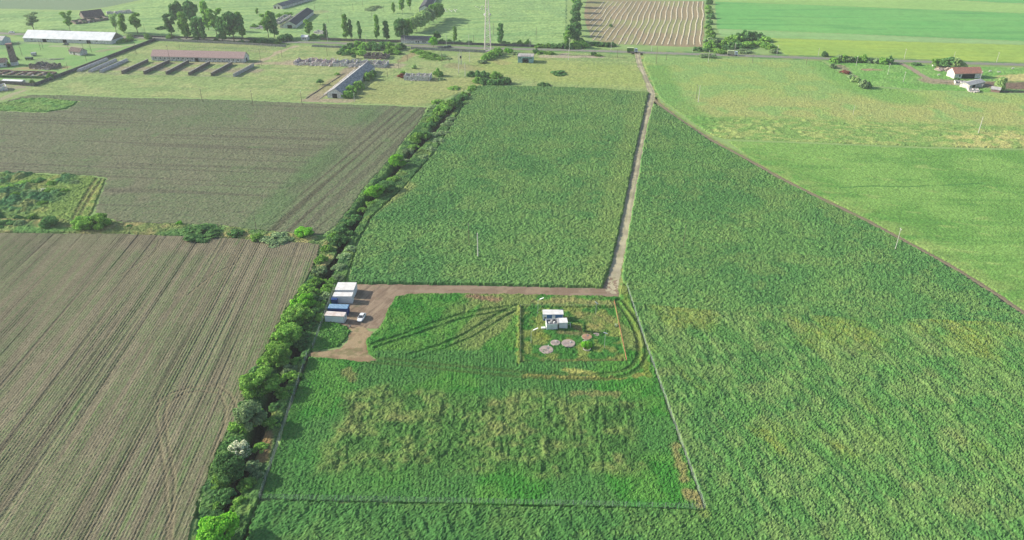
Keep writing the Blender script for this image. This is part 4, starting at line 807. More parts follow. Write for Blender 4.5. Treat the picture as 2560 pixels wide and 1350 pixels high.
# long ruined barn with dark roof
e,L=gable('barn',(819,245),(858,246.5),64,2.9,5.6,WHITE,ROOFOLD,'long ruined barn with a patchy dark roof and a white gable with dark doorway',axis='y',over=.15,doors=[(3.0,2.9,0,2.7)])
# foundations and rails west of it
def wall(name,line,h,t,m,label,cat='wall',group=None,jag=0,seed=0,step=2.0,parts=None,capw=0):
    """free-standing wall along a ground line; jag breaks its top"""
    rng=random.Random(seed); pts=[at(*p) for p in line]; o=pts[0]; e=MB()
    def seg(a,b):
        d=(b-a); L=d.length; d.normalize(); nrm=Vector((-d.y,d.x,0))*t/2; k=max(1,int(L/step)) if jag else 1
        for i in range(k):
            p=a+d*(L*i/k)-o; q=a+d*(L*(i+1)/k)-o; hh=h*(1-jag*rng.random())
            n=len(e.v)
            e.v+= [tuple(p-nrm),tuple(q-nrm),tuple(q+nrm),tuple(p+nrm)]
            h2=h*(1-jag*rng.random()) if jag else h
            e.v+= [tuple(p-nrm+Vector((0,0,hh))),tuple(q-nrm+Vector((0,0,h2))),tuple(q+nrm+Vector((0,0,h2))),tuple(p+nrm+Vector((0,0,hh)))]
            e.f+=[tuple(n+i for i in s_) for s_ in ((3,2,1,0),(4,5,6,7),(0,1,5,4),(1,2,6,5),(2,3,7,6),(3,0,4,7))]
    for a,b in zip(pts[:-1],pts[1:]): seg(a,b)
    ob=e.build(name,m,None,o); return tag(ob,label,cat,group)
wall('feeding_wall',[(810,240),(886,177)],1.0,.8,mat('pink_white_blocks',(.55,.50,.46),.9,.3,1.2,c2=(.36,.33,.30)),'low pinkish white block wall running along the left side of the ruined barn',jag=.35,seed=3,step=1.6)
wall('rail_kerb',[(765,247),(860,185)],.45,.35,CONCBR,'long dark low concrete kerb running diagonally beside the dark roofed ruined barn','kerb')
wall('rail_kerb',[(800,247),(820,232)],.3,.3,CONC,'short stub of pale kerb near the white gable of the ruined barn','kerb')
# the perimeter wall of the village yard and roadside fences
wall('concrete_wall',[(-150,206),(0,209.5),(45,213),(86,216.5),(389,101.5)],2.1,.25,CONCDK,'long dark concrete wall running diagonally from the left edge to the highway')
wall('concrete_wall',[(389,101.5),(440,104),(560,109.5),(700,117.5),(716,118)],1.8,.22,CONC,'grey roadside concrete wall behind the long red-roofed barn')
wall('concrete_wall',[(780,117.5),(860,120.5)],1.6,.22,CONC,'short grey roadside wall left of the thicket',)
wall('concrete_wall',[(1028,124),(1120,128),(1213,132)],2.0,.22,CONC,'grey roadside wall left of the lattice mast base')
wall('concrete_wall',[(802,100.5),(870,103),(1003,106)],1.9,.22,CONCBR,'brownish wall on the far side of the highway, left of the low white building')
wall('concrete_wall',[(1077,109.5),(1245,115),(1330,118),(1412,121.5)],1.9,.22,CONCDK,'dark wall on the far side of the highway behind the mast')
wall('concrete_wall',[(318,91),(432,94.5),(560,97),(650,100)],1.2,.22,CONCDK,'low dark wall behind the highway among the tall roadside trees')
wall('hedge_wall',[(0,194),(118,197)],1.6,.8,mat('hedge_green',C(92,132,92),.95,.2,2),'dark green clipped hedge line in front of the long brick ruin','hedge')
# nine parallel feed-bunker walls
ends=[((196,180.5),(268,151)),((225,182),(290,153)),((252,182.5),(318,153)),((307,185),(371,155.5)),((362,186),(424,157)),((417.5,187),(472,157.5)),((474,189),(525,160.5)),((530,190.5),(581,162)),((586,192.5),(635,166.5))]
nm=['leftmost pale rounded','second pale rounded','third pale rounded','fourth from left, grey brown','fifth from left, brown','sixth from left, broken brown','seventh from left, brown','eighth from left, brown','rightmost pale grey']
for i,(a,b_) in enumerate(ends):
    A=at(*a);B=at(*b_); d=B-A; L=d.length; e=empty('bunker_wall',A,math.atan2(d.y,d.x),'%s bunker wall in the row of nine parallel walls'%nm[i],'wall','nine parallel bunker walls')
    h=2.1; m=GREYSHEET if i<3 or i==8 else CONCBR
    if i<3:
        b=MB(); b.prism([(-1.1*math.cos(t),0.0+2.0*math.sin(t)**.8) for t in [math.pi*k/10 for k in range(11)]],0,L)
        o=b.build('vault',m,e); o.rotation_euler=(0,0,-math.pi/2); 
    else:
        MB().box(0,L,-.28,.28,0,h).build('wall_panel',m,e); MB().box(0,L,-.36,.36,h+.003,h+.16).build('coping',CONC,e); MB().box(-.45,-.003,-.5,.5,0,h+.2).build('end_pier',m,e)
        b=MB()
        for k in range(1,int(L/3.2)): b.box(k*3.2-.15,k*3.2+.15,-.42,-.283,0,h-.1)
        b.build('pilaster',m,e)
# ---- ruins
def ruin(name,a,b,W,h,m,label,jag=.5,seed=1,rub=60,step=1.5,inner=2,win=True,cat='ruin',rubh=.5,rm=None):
    f=Fr(a,b); L=f.L; rng=random.Random(seed); e=empty(name,f.a,f.rz,label,cat); t=.35
    def jw(x0,y0,x1,y1,h):
        b=MB(); Lw=math.hypot(x1-x0,y1-y0); k=max(2,int(Lw/step)); ux,uy=(x1-x0)/Lw,(y1-y0)/Lw; nx,ny=-uy*t/2,ux*t/2
        hs=[h*(1-jag*rng.random()**1.3) for _ in range(k+1)]
        for i in range(k):
            rng.random()
            s0,s1=Lw*i/k,Lw*(i+1)/k; segs=[(s0,s1,0,1)]
            if win and i%2==1 and min(hs[i],hs[i+1])>1.9:
                g=.3*(s1-s0); segs=[(s0,s0+g,0,1),(s1-g,s1,0,1),(s0+g,s1-g,0,.38),(s0+g,s1-g,.8,1)]
            for (p,q,lo,hi) in segs:
                ha=hs[i]+(hs[i+1]-hs[i])*(p-s0)/(s1-s0); hb=hs[i]+(hs[i+1]-hs[i])*(q-s0)/(s1-s0); n=len(b.v)
                P0=(x0+ux*p,y0+uy*p); P1=(x0+ux*q,y0+uy*q)
                b.v+=[(P0[0]-nx,P0[1]-ny,ha*lo),(P1[0]-nx,P1[1]-ny,hb*lo),(P1[0]+nx,P1[1]+ny,hb*lo),(P0[0]+nx,P0[1]+ny,ha*lo),
                      (P0[0]-nx,P0[1]-ny,ha*hi),(P1[0]-nx,P1[1]-ny,hb*hi),(P1[0]+nx,P1[1]+ny,hb*hi),(P0[0]+nx,P0[1]+ny,ha*hi)]
                b.f+=[tuple(n+j for j in s_) for s_ in ((3,2,1,0),(4,5,6,7),(0,1,5,4),(1,2,6,5),(2,3,7,6),(3,0,4,7))]
        if b.f: b.build('wall',m,e)
    jw(0,0,L,0,h); jw(0,W,L,W,h); jw(.2,.2,.2,W-.2,h); jw(L-.2,.2,L-.2,W-.2,h)
    for i in range(inner): x=L*(i+1)/(inner+1); jw(x,.3,x,W-.3,h*.9)
    if rub:
        b=MB()
        for i in range(rub):
            s=rng.uniform(.2,.75); x=rng.uniform(.4,L-.4); y=rng.uniform(-1.2,W-.3)
            M=Matrix.Translation((x,y,rng.uniform(-.1,rubh)))@Matrix.Rotation(rng.uniform(0,3),4,'Z')@Matrix.Rotation(rng.uniform(-.6,.6),4,'X')
            b.box(-s,s,-s*.7,s*.7,0,s*.7,M)
        b.build('rubble_heap',rm or RUBBLE,e)
    return e
ruin('ruined_stable',(734,163),(828,166),11,3.0,PINKISH,'crumbling roofless white and pink stable, left half of the long ruin row',.6,11,120,inner=3,rm=RUBBLE)
ruin('ruined_stable',(832,166),(962,170),11,2.9,WHITEDIRTY,'crumbling roofless white stable, right half of the long ruin row beyond the barn',.55,12,140,inner=4)
ruin('ruined_house',(1010,201),(1074,203),8,3.4,WHITEDIRTY,'roofless grey ruined house with window holes standing alone in dry grass',.35,13,70,inner=3)
ruin('brick_ruin',(910,147),(966,149),9,2.8,BRICKGREY,'small reddish brick ruin in front of the green thicket',.45,14,40,inner=2,rm=BRICK)
ruin('collapsed_house',(74,172),(130,175),9,3.2,BRICKGREY,'collapsed house with bare grey rafters and rubble inside the walled yard',.6,15,90,inner=2)
ruin('brick_foundation',(-60,190),(112,196),12,1.4,BRICK,'long low red brick foundation ruin at the left edge',.35,16,90,inner=6,step=3.2,win=False)
ruin('ruined_house',(-14,231),(20,226),7,3.2,WHITE,'white roofless house ruin cut by the left edge of the picture',.4,17,60,inner=1)
ruin('ruined_stable',(190,62),(272,50),12,2.2,BRICKGREY,'old brick stable ruin under and beside the brown roof in the far pasture',.3,18,50,inner=3)
ruin('ruined_stable',(268,38),(330,33),9,2.0,WHITEDIRTY,'pale white foundation ruin right of the brown roof in the far pasture',.4,19,60,inner=2)
ruin('ruined_house',(625,72),(662,74),7,1.8,WHITEDIRTY,'low pale ruin behind the widest roadside trees',.4,20,60,inner=1)
ruin('ruined_house',(695,62),(728,42),6,2.0,WHITEDIRTY,'pale ruined wall remains left of the black roofed barn',.4,21,60,inner=1)
ruin('ruined_house',(784,84),(808,86),6,2.2,WHITEDIRTY,'small pale ruin between the black roofed barn and the highway',.4,22,40,inner=1)
ruin('farm_ruin',(2387,213),(2456,219),7,1.9,WHITEDIRTY,'pale grey low ruin walls in front of the red roofed house',.35,23,70,inner=3)
# rafters of the collapsed house
f=Fr((80,168),(125,170)); e=empty('roof_frame',f.a+Vector((0,3,0)),f.rz,'bare grey roof rafters leaning over the collapsed house','rafters'); b=MB()
for i in range(12): b.tube((f.L*i/11,0,1.4),(f.L*i/11+.4,4.5,4.2),.09,.09,5)
b.build('rafter',WOODPALE,e); b=MB()
for i in range(5): b.tube((0,i*1.05,1.5+i*.65),(f.L,i*1.05,1.5+i*.65),.08,.08,5)
b.build('batten',WOODPALE,e)
# village buildings at the left edge
gable('house',(-30,112),(8,113),9,3.4,5.6,mat('pale_blue_wall',(.45,.52,.52),.9,.1,1),GREYSHEET,'pale blue building cut by the left edge above the brick tower',doors=[(4.6,1.8,0,2.4)])
gable('house',(-40,172),(16,168),8,3.2,5.2,WHITE,ROOFBROWN,'white house with a brick red roof beside the tall brick tower',wins=[(8,1.0,1.2,1.0),(12,1.0,1.2,1.0)],doors=[(14.2,1.2,0,2.1)])
gable('small_house',(174,136.5),(201,140),6,2.6,4.6,WHITEDIRTY,ROOFBROWN,'small dilapidated white house with a broken dark roof in the walled yard',wins=[(1.5,.8,1,1)],doors=[(4.4,1,0,2)])
gable('kiosk',(754,101),(769,101.5),4,2.6,3.6,WHITE,ROOFWHITE,'tiny white roadside house with arched openings right of the dark round bush',wins=[(1.0,.8,.8,1.2),(2.6,.8,.8,1.2)])
e,L=gable('greenhouse_shed',(8,208),(56,210),3,1.6,2.0,GREYSHEET,ROOFWHITE,'long low shed with white roof just inside the diagonal dark wall',wins=[(1.2+2*i,.9,.6,.6) for i in range(5)])
e,L=gable('roadside_building',(1003,108.5),(1077,110.5),7,2.7,5.0,WHITE,mat('slate_grey_roof',(.14,.14,.15),.9,.2,1),'long low white building with a dark grey roof on the highway',wins=[(11+x,1.1,1.0,1.0) for x in (0,1.7,5.2,6.7,9.8,11)])
gable('barn',(709,71.5),(741,71.5),62,3.0,5.6,WHITE,ROOFDARK,'long white barn with a clean black roof in the far pasture',axis='y',doors=[(3.4,3.6,0,2.9)])
e,L=gable('barn',(684,22),(706,23.5),50,2.6,4.8,WHITEDIRTY,mat('grey_blue_roof',(.14,.15,.16),.9,.2,1),'grey roofed barn with two dark doors at the top edge',axis='y',doors=[(1.0,1.6,0,2.2),(4.8,1.6,0,2.2)])
gable('barn',(1048,30),(1076,30),85,3.0,5.4,WHITE,ROOFDARK,'black roofed barn half hidden by the pale grove at the top edge',axis='y')
gable('barn',(212,50),(262,44),13,2.2,6.2,BRICKGREY,ROOFBROWN,'dark brown hipped roof barn in the far pasture at the top left')
gable('annex',(700,71),(709,71.3),58,1.8,2.6,WHITEDIRTY,CONCBR,'low brownish lean-to roof along the left side of the black roofed barn',axis='y',over=.1)
# brick tower
f=Fr((28,165),(41,164)); e=empty('brick_tower',f.a,f.rz,'tall tapering brick tower beside the house at the left edge','tower')
MB().box(0,4.0,0,4.0,0,2.3).build('plinth',WHITE,e); MB().box(.1,3.9,.1,3.9,2.3,13.5,taper=.3).build('shaft',BRICKGREY,e); MB().box(.2,3.8,.2,3.8,13.503,14.2).build('parapet',BRICK,e)
b=MB()
for i in range(12): b.box(3.95,4.25,1.6,2.4,2.6+i*.9,2.75+i*.9)
b.build('ladder',DARKM,e); MB().box(1.2,2.6,-.02,.15,11.3,12.6).build('opening',DARKIN,e)
# teal building
f=Fr((1294.5,157),(1332,158)); e=empty('bus_shelter',f.a,f.rz,'pale teal concrete building with open middle and flat grey roof near the mast','building'); L=f.L; W=8
b=MB(); b.box(0,L*.30,0,W,0,4.2); b.build('side_room',TEAL,e); b=MB(); b.box(L*.72,L,0,W,0,4.2); b.build('side_room',TEAL,e)
MB().box(L*.30,L*.72,W-.3,W,0,4.2).build('back_wall',TEAL,e); MB().box(L*.30,L*.72,0,.3,3.3,4.2).build('lintel',TEAL,e)
MB().box(-.3,L+.3,-.4,W+.4,4.203,4.5).build('roof',mat('patchy_grey_roof',(.42,.40,.38),.9,.3,1.2,c2=(.28,.25,.23)),e)
for x in (L*.05,L*.76): MB().box(x,x+L*.18,-.03,.02,3.0,3.5).build('window',DARKIN,e)
MB().box(L*.57,L*.66,-.02,.05,0,2.4).build('door',DARKIN,e)
b=MB()
for i in range(7): b.tube((L*.25+i*L*.1,-.3,4.6),(L*.18+i*L*.1,-.3+W*.6,4.62),.06,.06,5)
b.build('roof_bar',DARKM,e)
# farmhouse and sheds, right
e,L=gable('farmhouse',(2384,197.5),(2452,196),8.0,3.4,6.2,WHITE,ROOFORANGE,'white farmhouse with an orange red tiled roof at the right',doors=[(5.0,8.5,0,2.9)],wins=[(3.0,1,1.4,1.2)])
gable('shed',(2422,223),(2460,214),6,2.3,3.3,WHITEDIRTY,GREYSHEET,'shed with slanted pale grey sheet roof in front of the farmhouse',doors=[(3,3,0,1.9)])
gable('shed',(2476,229),(2498,232),5,1.6,2.6,BRICK,GREYSHEET,'small red and white roofed lean-to at the right end of the farm ruins')
ruin('farm_ruin',(2420,229),(2448,231),4,1.6,WHITEDIRTY,'small white broken shed with dark inside at the front of the farm',.3,33,60,inner=1)
MB_=MB(); rng=random.Random(9)
for i in range(50):
    s=rng.uniform(.5,1.4); M=Matrix.Translation((rng.gauss(0,4.2),rng.gauss(0,2.2),rng.uniform(-.2,.5)))@Matrix.Rotation(rng.uniform(0,3),4,'Z')@Matrix.Rotation(rng.uniform(-.5,.5),4,'Y'); MB_.box(-s,s,-s*.7,s*.7,0,s*.7,M)
tag(MB_.build('rubble_pile',mat('pinkish_rubble',(.46,.38,.32),.95,.25,1.5),None,at(2366,176)),'pinkish brown rubble pile behind the farmhouse','rubble pile')
# ---- lattice mast
def mast(px,py,H,w0):
    e=empty('lattice_mast',at(px,py),R(8),'tall white steel lattice mast beside the highway, reaching past the top edge','mast')
    def hw(z): return (w0/2)*(1-z/H*.86) if z<H*.8 else (w0/2)*.32
    n=22; zs=[H*(1-(1-i/n)**1.15) for i in range(n+1)]
    for sx in (-1,1):
        for sy in (-1,1):
            b=MB(); b.tube((sx*hw(0),sy*hw(0),0),(sx*hw(H*.8),sy*hw(H*.8),H*.8),.22,.13,6); b.tube((sx*hw(H*.8),sy*hw(H*.8),H*.8),(sx*.25,sy*.25,H),.13,.1,6); b.build('leg',REDWHITE,e)
    b=MB(); c=[(-1,-1),(1,-1),(1,1),(-1,1)]
    for i in range(n):
        for k in range(4):
            a=c[k];d=c[(k+1)%4]; h0,h1=hw(zs[i]),hw(zs[i+1])
            if i%2: a,d=d,a
            b.tube((a[0]*h0,a[1]*h0,zs[i]),(d[0]*h1,d[1]*h1,zs[i+1]),.09,.09,4,False); b.tube((a[0]*h1,a[1]*h1,zs[i+1]),(d[0]*h1,d[1]*h1,zs[i+1]),.07,.07,4,False)
    b.build('brace',REDWHITE,e)
    for s in (-1,1):
        b=MB(); b.tube((s*1.6,0,H*.53),(s*2.1,-.5,H*.53),.75,.75,12); b.build('dish',WHITE,e)
    MB().box(-w0/2-.6,w0/2+.6,-w0/2-.6,w0/2+.6,0,.35).build('footing',CONC,e)
mast(1219.5,128,48,4.6)
# ---- poles
def pole(px,by,ty,kind,label,arm=True,group='utility poles',lamp=False,r=.16):
    h=hgt(by,ty); m=WOOD if kind=='wood' else PALECONC; e=empty('utility_pole',at(px,by),R(90+_rt.uniform(-12,12)),label,'pole',group)
    MB().tube((0,0,0),(0,0,h),r,r*.65,8).build('shaft',m,e)
    if arm:
        MB().tube((-.75,0,h-.45),(.75,0,h-.45),.06,.06,5).build('crossarm',DARKM if kind=='wood' else m,e)
        b=MB()
        for x in (-.65,0,.65): b.tube((x,0,h-.4),(x,0,h-.1 if x else h+.15),.05,.04,5)
        b.build('insulator',WHITE,e)
    if lamp:
        b=MB(); b.tube((0,0,h-.1),(1.2,0,h+.25),.05,.04,6); b.build('lamp_arm',m,e); MB().box(1.0,1.75,-.14,.14,h+.18,h+.32).build('lamp_head',WHITE,e)
    return e
pole(506,254,222,'wood','dark leaning pole at the upper edge of the tilled field, leftmost of three')
pole(632,260,227,'wood','dark pole at the upper edge of the tilled field, second of three')
pole(755.5,263,231,'wood','dark pole with pale lamps above the tilled field, left of the ruined barn',lamp=True)
pole(886.5,255,236,'concrete','pale lamp pole right of the white gable of the ruined barn',lamp=True,arm=False)
pole(641,575,538,'wood','thin bare wooden pole on the grass strip between the tilled fields',arm=False,r=.12)
pole(1195,646,584,'concrete','thick white concrete pole in the middle crop',r=.24,arm=False)
pole(1173,620,560,'wood','slim dark metal pole with small crossarms beside the white concrete pole',r=.1)
pole(1708,620,564,'wood','very thin faint pole in the large right-hand crop',r=.09,arm=False)
pole(2237,628,571,'concrete','pale concrete pole beside the curved dirt track',r=.13)
pole(2445,335,293,'concrete','white pole in the dry part of the right-hand meadow',r=.2,arm=False)
pole(1745.5,256,215,'concrete','white pole of the H-shaped pair in the meadow, right one',r=.2,arm=False)
pole(1740,248,213,'wood','dark pole of the H-shaped pair in the meadow, left one',r=.12)
pole(2132,288,262,'concrete','faint thin pole in the middle of the meadow',r=.1,arm=False)
pole(1147,184,135,'concrete','left pole of the transformer group above the ditch',r=.2)
pole(1163,192,158,'concrete','single pale pole right of the transformer group',r=.2,arm=False)
pole(1174,156,130,'concrete','grey pole in the dry grass below the mast',r=.15)
e=empty('transformer_pole',at(1152,162),R(90),'double pole carrying a grey transformer above the ditch','transformer')
for s in (-.5,.5): MB().tube((0,s,0),(0,s,9.5),.17,.12,8).build('shaft',PALECONC,e)
MB().box(-.6,.6,-.5,.5,4.4,5.9).build('transformer_tank',DARKM,e); MB().tube((0,-1.1,9),(0,1.1,9),.08,.08,6).build('crossarm',DARKM,e)
pl=[(56,141,106,'wood'),(102.5,126,103,'wood'),(108.4,123,98.6,'wood'),(172,126,111,'wood'),(216.4,153,112,'wood'),(229,131,105,'wood'),(341,135,109,'wood'),(172,182,157,'wood'),(85,216,190,'wood'),(367,98,62,'wood'),(426,157,115,'wood'),
 (450,123,112,'wood'),(654,166,125,'wood'),(705,142,119,'wood'),(818.5,140,110,'wood'),(891,174,146,'wood'),(969,193,168,'wood'),(997,172,145,'wood'),(1019,153,136,'wood'),(1105,157,132,'wood'),(447,80,66,'wood'),(819,104,60,'concrete'),(915.5,106,86,'concrete'),(1012,116,74,'concrete'),(1116,114,87,'concrete'),(1172.5,115,88,'concrete'),
 (1325,118,98,'concrete'),(1340.5,90,69,'wood'),(1234,88,60,'wood'),(1184,106,88,'wood'),(1423,128,96,'concrete'),(1421,151,124,'concrete'),(1527.5,125,104,'concrete'),(1543,146,122,'wood'),(1584,112,90,'wood'),(1628.5,128,113,'concrete'),(1640,161,116,'wood'),(1666,151,132,'wood'),(1731,131,121,'concrete'),(1770,158,128,'concrete'),(1880,160,136,'wood'),
 (1836,134,109,'concrete'),(1942,138,114,'concrete'),(2045,141,121,'concrete'),(2015,163,144,'wood'),(2140,165,141,'concrete'),(2219,187,160,'concrete'),(2260,148,123,'concrete'),(2384,147,130,'concrete'),(2491,156,132,'concrete'),(2258,206,180,'concrete'),(2450,199,178,'concrete'),(907,17,-2,'wood'),(883,27,10,'wood'),(960,30,14,'wood'),(929,42,26,'wood'),(854,44,22,'wood'),(787,24,8,'wood'),(821,58,40,'wood'),(811,74,55,'wood'),(1238,136,122,'wood'),(1283,144,118,'wood')]
for i,(x,by,ty,k) in enumerate(sorted(pl)):
    pole(x,by,ty,k,'%s utility pole near the highway, %s from the left'%('dark wooden' if k=='wood' else 'pale concrete',ORD[i] if i<40 else str(i+1)+'th'),group='utility poles along the highway and farmyards',arm=(ty<by-20),r=.14)
# ---- stake fences of the old vineyard
def stakes(line,n,h,label):
    a=at(*line[0]);b=at(*line[1]); e=empty('stake_fence',a,0,label,'fence')
    pr=MB().tube((0,0,0),(0,0,h),.09,.07,5).build('stake',WOODPALE,e)
    for i in range(1,n):
        o=pr.copy(); col.objects.link(o); o.parent=e; o.location=(b-a)*(i/(n-1))
    MB().tube((0,0,h-.3),tuple((b-a)+Vector((0,0,h-.3))),.03,.03,4).build('wire',DARKM,e)
stakes(((452,118),(692,122)),52,2.0,'upper row of wooden stakes between the red-roofed barn and the highway')
stakes(((470,125),(668,129)),34,1.8,'middle row of wooden stakes behind the red-roofed barn')
stakes(((560,130),(672,133)),20,1.8,'short lower row of wooden stakes at the right end of the red-roofed barn')
# ================================================================ CONTAINERS, CAR, COMPOUND
CW=mat('white_panel',(.66,.68,.68),.55,.06,.6,.35); CWS=mat('white_panel_roof',(.68,.68,.66),.6,.08,.5,.3,c2=(.55,.53,.50)); CRUST=mat('stained_white_roof',(.64,.60,.57),.7,.12,.5,.3,c2=(.48,.40,.35))
CB=mat('blue_paint',(.018,.06,.22),.5,.12,.8,.4); CBR=mat('faded_blue_roof',(.16,.32,.50),.55,.1,.8,.3,c2=(.10,.22,.40)); TRIM=mat('grey_trim',(.16,.17,.18),.6,.1,2,.3)
def container(name,a,b,W,H,wm,rm,label,ribs=0,trim=TRIM,door=True,windows=0,group='containers on the gravel yard'):
    f=Fr(a,b); L=6.06 if W!=1.9 else f.L; e=empty(name,f.a,f.rz,label,'container',group)
    MB().box(0,L,0,W,.12,H-.1).build('body',wm,e,bevel=.03)
    r=MB(); r.box(-.03,L+.03,-.03,W+.03,H-.097,H); o=r.build('roof',rm,e)
    if ribs:
        r=MB(); n=int(L/.42)
        for i in range(n): r.box(.15+i*.42,.33+i*.42,.08,W-.08,H+.002,H+.055)
        r.build('roof_rib',mat('light_rib',(.34,.50,.62),.5,.1,1) if 'light_rib' not in bpy.data.materials else bpy.data.materials['light_rib'],e)
        r=MB(); n=int(L/.28)
        for i in range(n): r.box(.12+i*.28,.24+i*.28,-.045,-.003,.3,H-.2)
        r.build('side_rib',wm,e)
    r=MB()
    for x in (-.02,L-.10):
        for y in (-.02,W-.10): r.box(x,x+.12,y,y+.12,0,H-.1)
    r.box(.10,L-.10,-.022,.06,H-.22,H-.1); r.box(.10,L-.10,-.022,.06,0,.13); r.box(L-.06,L+.022,.10,W-.10,H-.22,H-.1); r.box(L-.06,L+.022,.10,W-.10,0,.13)
    r.build('frame',trim,e)
    if door:
        for y in (.14,W/2+.02): MB().box(L+.002,L+.035,y,y+W/2-.18,.2,H-.28).build('door',wm,e)
        r=MB()
        for y in (W*.3,W*.44,W*.56,W*.7): r.tube((L+.06,y,.25),(L+.06,y,H-.3),.022,.022,5)
        r.build('lock_bar',trim,e)
    return e
container('site_container',(839,743),(884.5,743.5),4.9,2.75,CW,CWS,'largest, farthest white container with a double-width flat roof',trim=CW)
container('site_container',(833.5,758.5),(882.5,758.8),2.5,2.65,CW,CWS,'white container just in front of the double-width one, behind the small blue box',trim=CW)
container('blue_box',(829,763),(843.5,763.3),1.9,2.1,CB,CB,'small blue box container between the white and the long blue container',door=False,trim=CB)
container('shipping_container',(821.5,788),(868,789.5),2.44,2.6,CB,CBR,'long blue corrugated shipping container with a light ribbed roof',ribs=1,trim=CB)
container('site_container',(813,805.8),(861.5,808.6),2.44,2.5,CW,CRUST,'nearest white container with dark edge frame and a stained pinkish roof')
# --- car
def car(px0,px1,name,label,paint,L=4.5,group=None):
    r=at(*px0); f=at(*px1); d=(f-r).normalized(); e=empty(name,(r+f)/2+Vector((0,0,.07)),math.atan2(d.y,d.x),label,'car',group); Wd=.88
    st=[(-2.25,.55,.80,.40),(-2.1,.80,.90,.28),(-1.5,.86,.95,.24),(-.6,.88,.93,.22),(.5,.88,.92,.22),(1.2,.87,.88,.22),(1.9,.80,.76,.24),(2.2,.60,.62,.32)]
    b=MB(); rings=[]
    for x,w_,zt,zb in st:
        n=len(b.v); b.v+=[(x,-w_*.92,zb),(x,-w_,zb+.22),(x,-w_,zt-.12),(x,-w_*.86,zt),(x,w_*.86,zt),(x,w_,zt-.12),(x,w_,zb+.22),(x,w_*.92,zb)]; rings.append(n)
    for p,q in zip(rings[:-1],rings[1:]):
        for i in range(8): j=(i+1)%8; b.f.append((p+i,q+i,q+j,p+j))
    b.f.append(tuple(rings[0]+i for i in range(8))); b.f.append(tuple(rings[-1]+7-i for i in range(8)))
    b.build('body',paint,e,smooth=False)
    b=MB(); rings=[]
    for x,w_,z in ((-1.75,.74,.90),(-1.25,.66,1.33),(-.6,.63,1.42),(.15,.63,1.40),(.95,.76,.90)):
        n=len(b.v); b.v+=[(x,-w_,z),(x,w_,z)]; rings.append(n)
    top=MB(); top.v=[(-1.22,-.62,1.36),(-1.22,.62,1.36),(-.6,.61,1.455),(-.6,-.61,1.455),(.15,.61,1.43),(.15,-.61,1.43),(-1.22,-.62,1.31),(-1.22,.62,1.31),(.15,.61,1.38),(.15,-.61,1.38)]
    top.f=[(0,3,2,1),(3,5,4,2),(0,1,7,6),(4,5,9,8),(1,2,4,8,7),(0,6,9,5,3)]; top.build('roof',paint,e)
    g=MB(); g.v=[(-1.80,-.76,.89),(-1.80,.76,.89),(-1.25,.635,1.33),(-1.25,-.635,1.33),(.97,-.78,.87),(.97,.78,.87),(.17,.635,1.38),(.17,-.635,1.38)]
    g.f=[(0,3,2,1),(4,5,6,7),(0,4,7,3),(1,2,6,5)]; g.build('window',GLASS,e)
    pl=MB()
    for s in (-1,1):
        for x0,z0,x1,z1 in ((.97,.88,.17,1.39),(-1.80,.90,-1.25,1.34),(-.45,.88,-.5,1.40)): pl.tube((x0,s*.78 if z0<1 else 0,z0),(x1,s*.64,z1),.045,.045,4)
    pl.build('pillar',paint,e)
    for x in (-1.38,1.38):
        for s in (-1,1):
            w_=empty('wheel',(x,s*.78,.31)); w_.parent=e
            MB().tube((0,-.1,0),(0,.1,0),.32,.32,16).build('tyre',DARKM,w_); MB().tube((0,s*.102,0),(0,s*.125,0),.19,.17,12).build('rim',STEEL,w_)
    for s in (-1,1):
        MB().box(2.02,2.20,s*.62-.16,s*.62+.16,.50,.64).build('headlight',GLASS,e); MB().box(-2.22,-2.08,s*.66-.14,s*.66+.14,.60,.80).build('tail_light',BRICK,e); MB().box(.72,.92,s*.96-.09,s*.96+.09,.90,1.04).build('mirror',paint,e)
    MB().box(-2.0,-1.85,-.6,.6,1.0,1.05).build('spoiler',paint,e) if False else None
    return e
PW=mat('white_car_paint',(.68,.69,.70),.25,.03,1,.6); PD=mat('dark_car_paint',(.03,.045,.05),.3,.1,1,.6)
car((908.5,790.5),(900,805),'parked_car','white sedan parked on the gravel yard beside the containers',PW)
car((1128,118.4),(1115,118),'driving_car','dark car on the highway left of the mast, front one of two',PD,group='cars on the highway')
car((1119,120.4),(1107,120),'driving_car','dark car on the near lane of the highway, half hidden by weeds',PD,group='cars on the highway')
car((24,82.5),(36,83),'driving_car','pale car on the highway at the far left behind the blue building',PW,group='cars on the highway')
car((172,112.8),(158,112.3),'parked_car','dark car parked in front of the long white barn',PD)
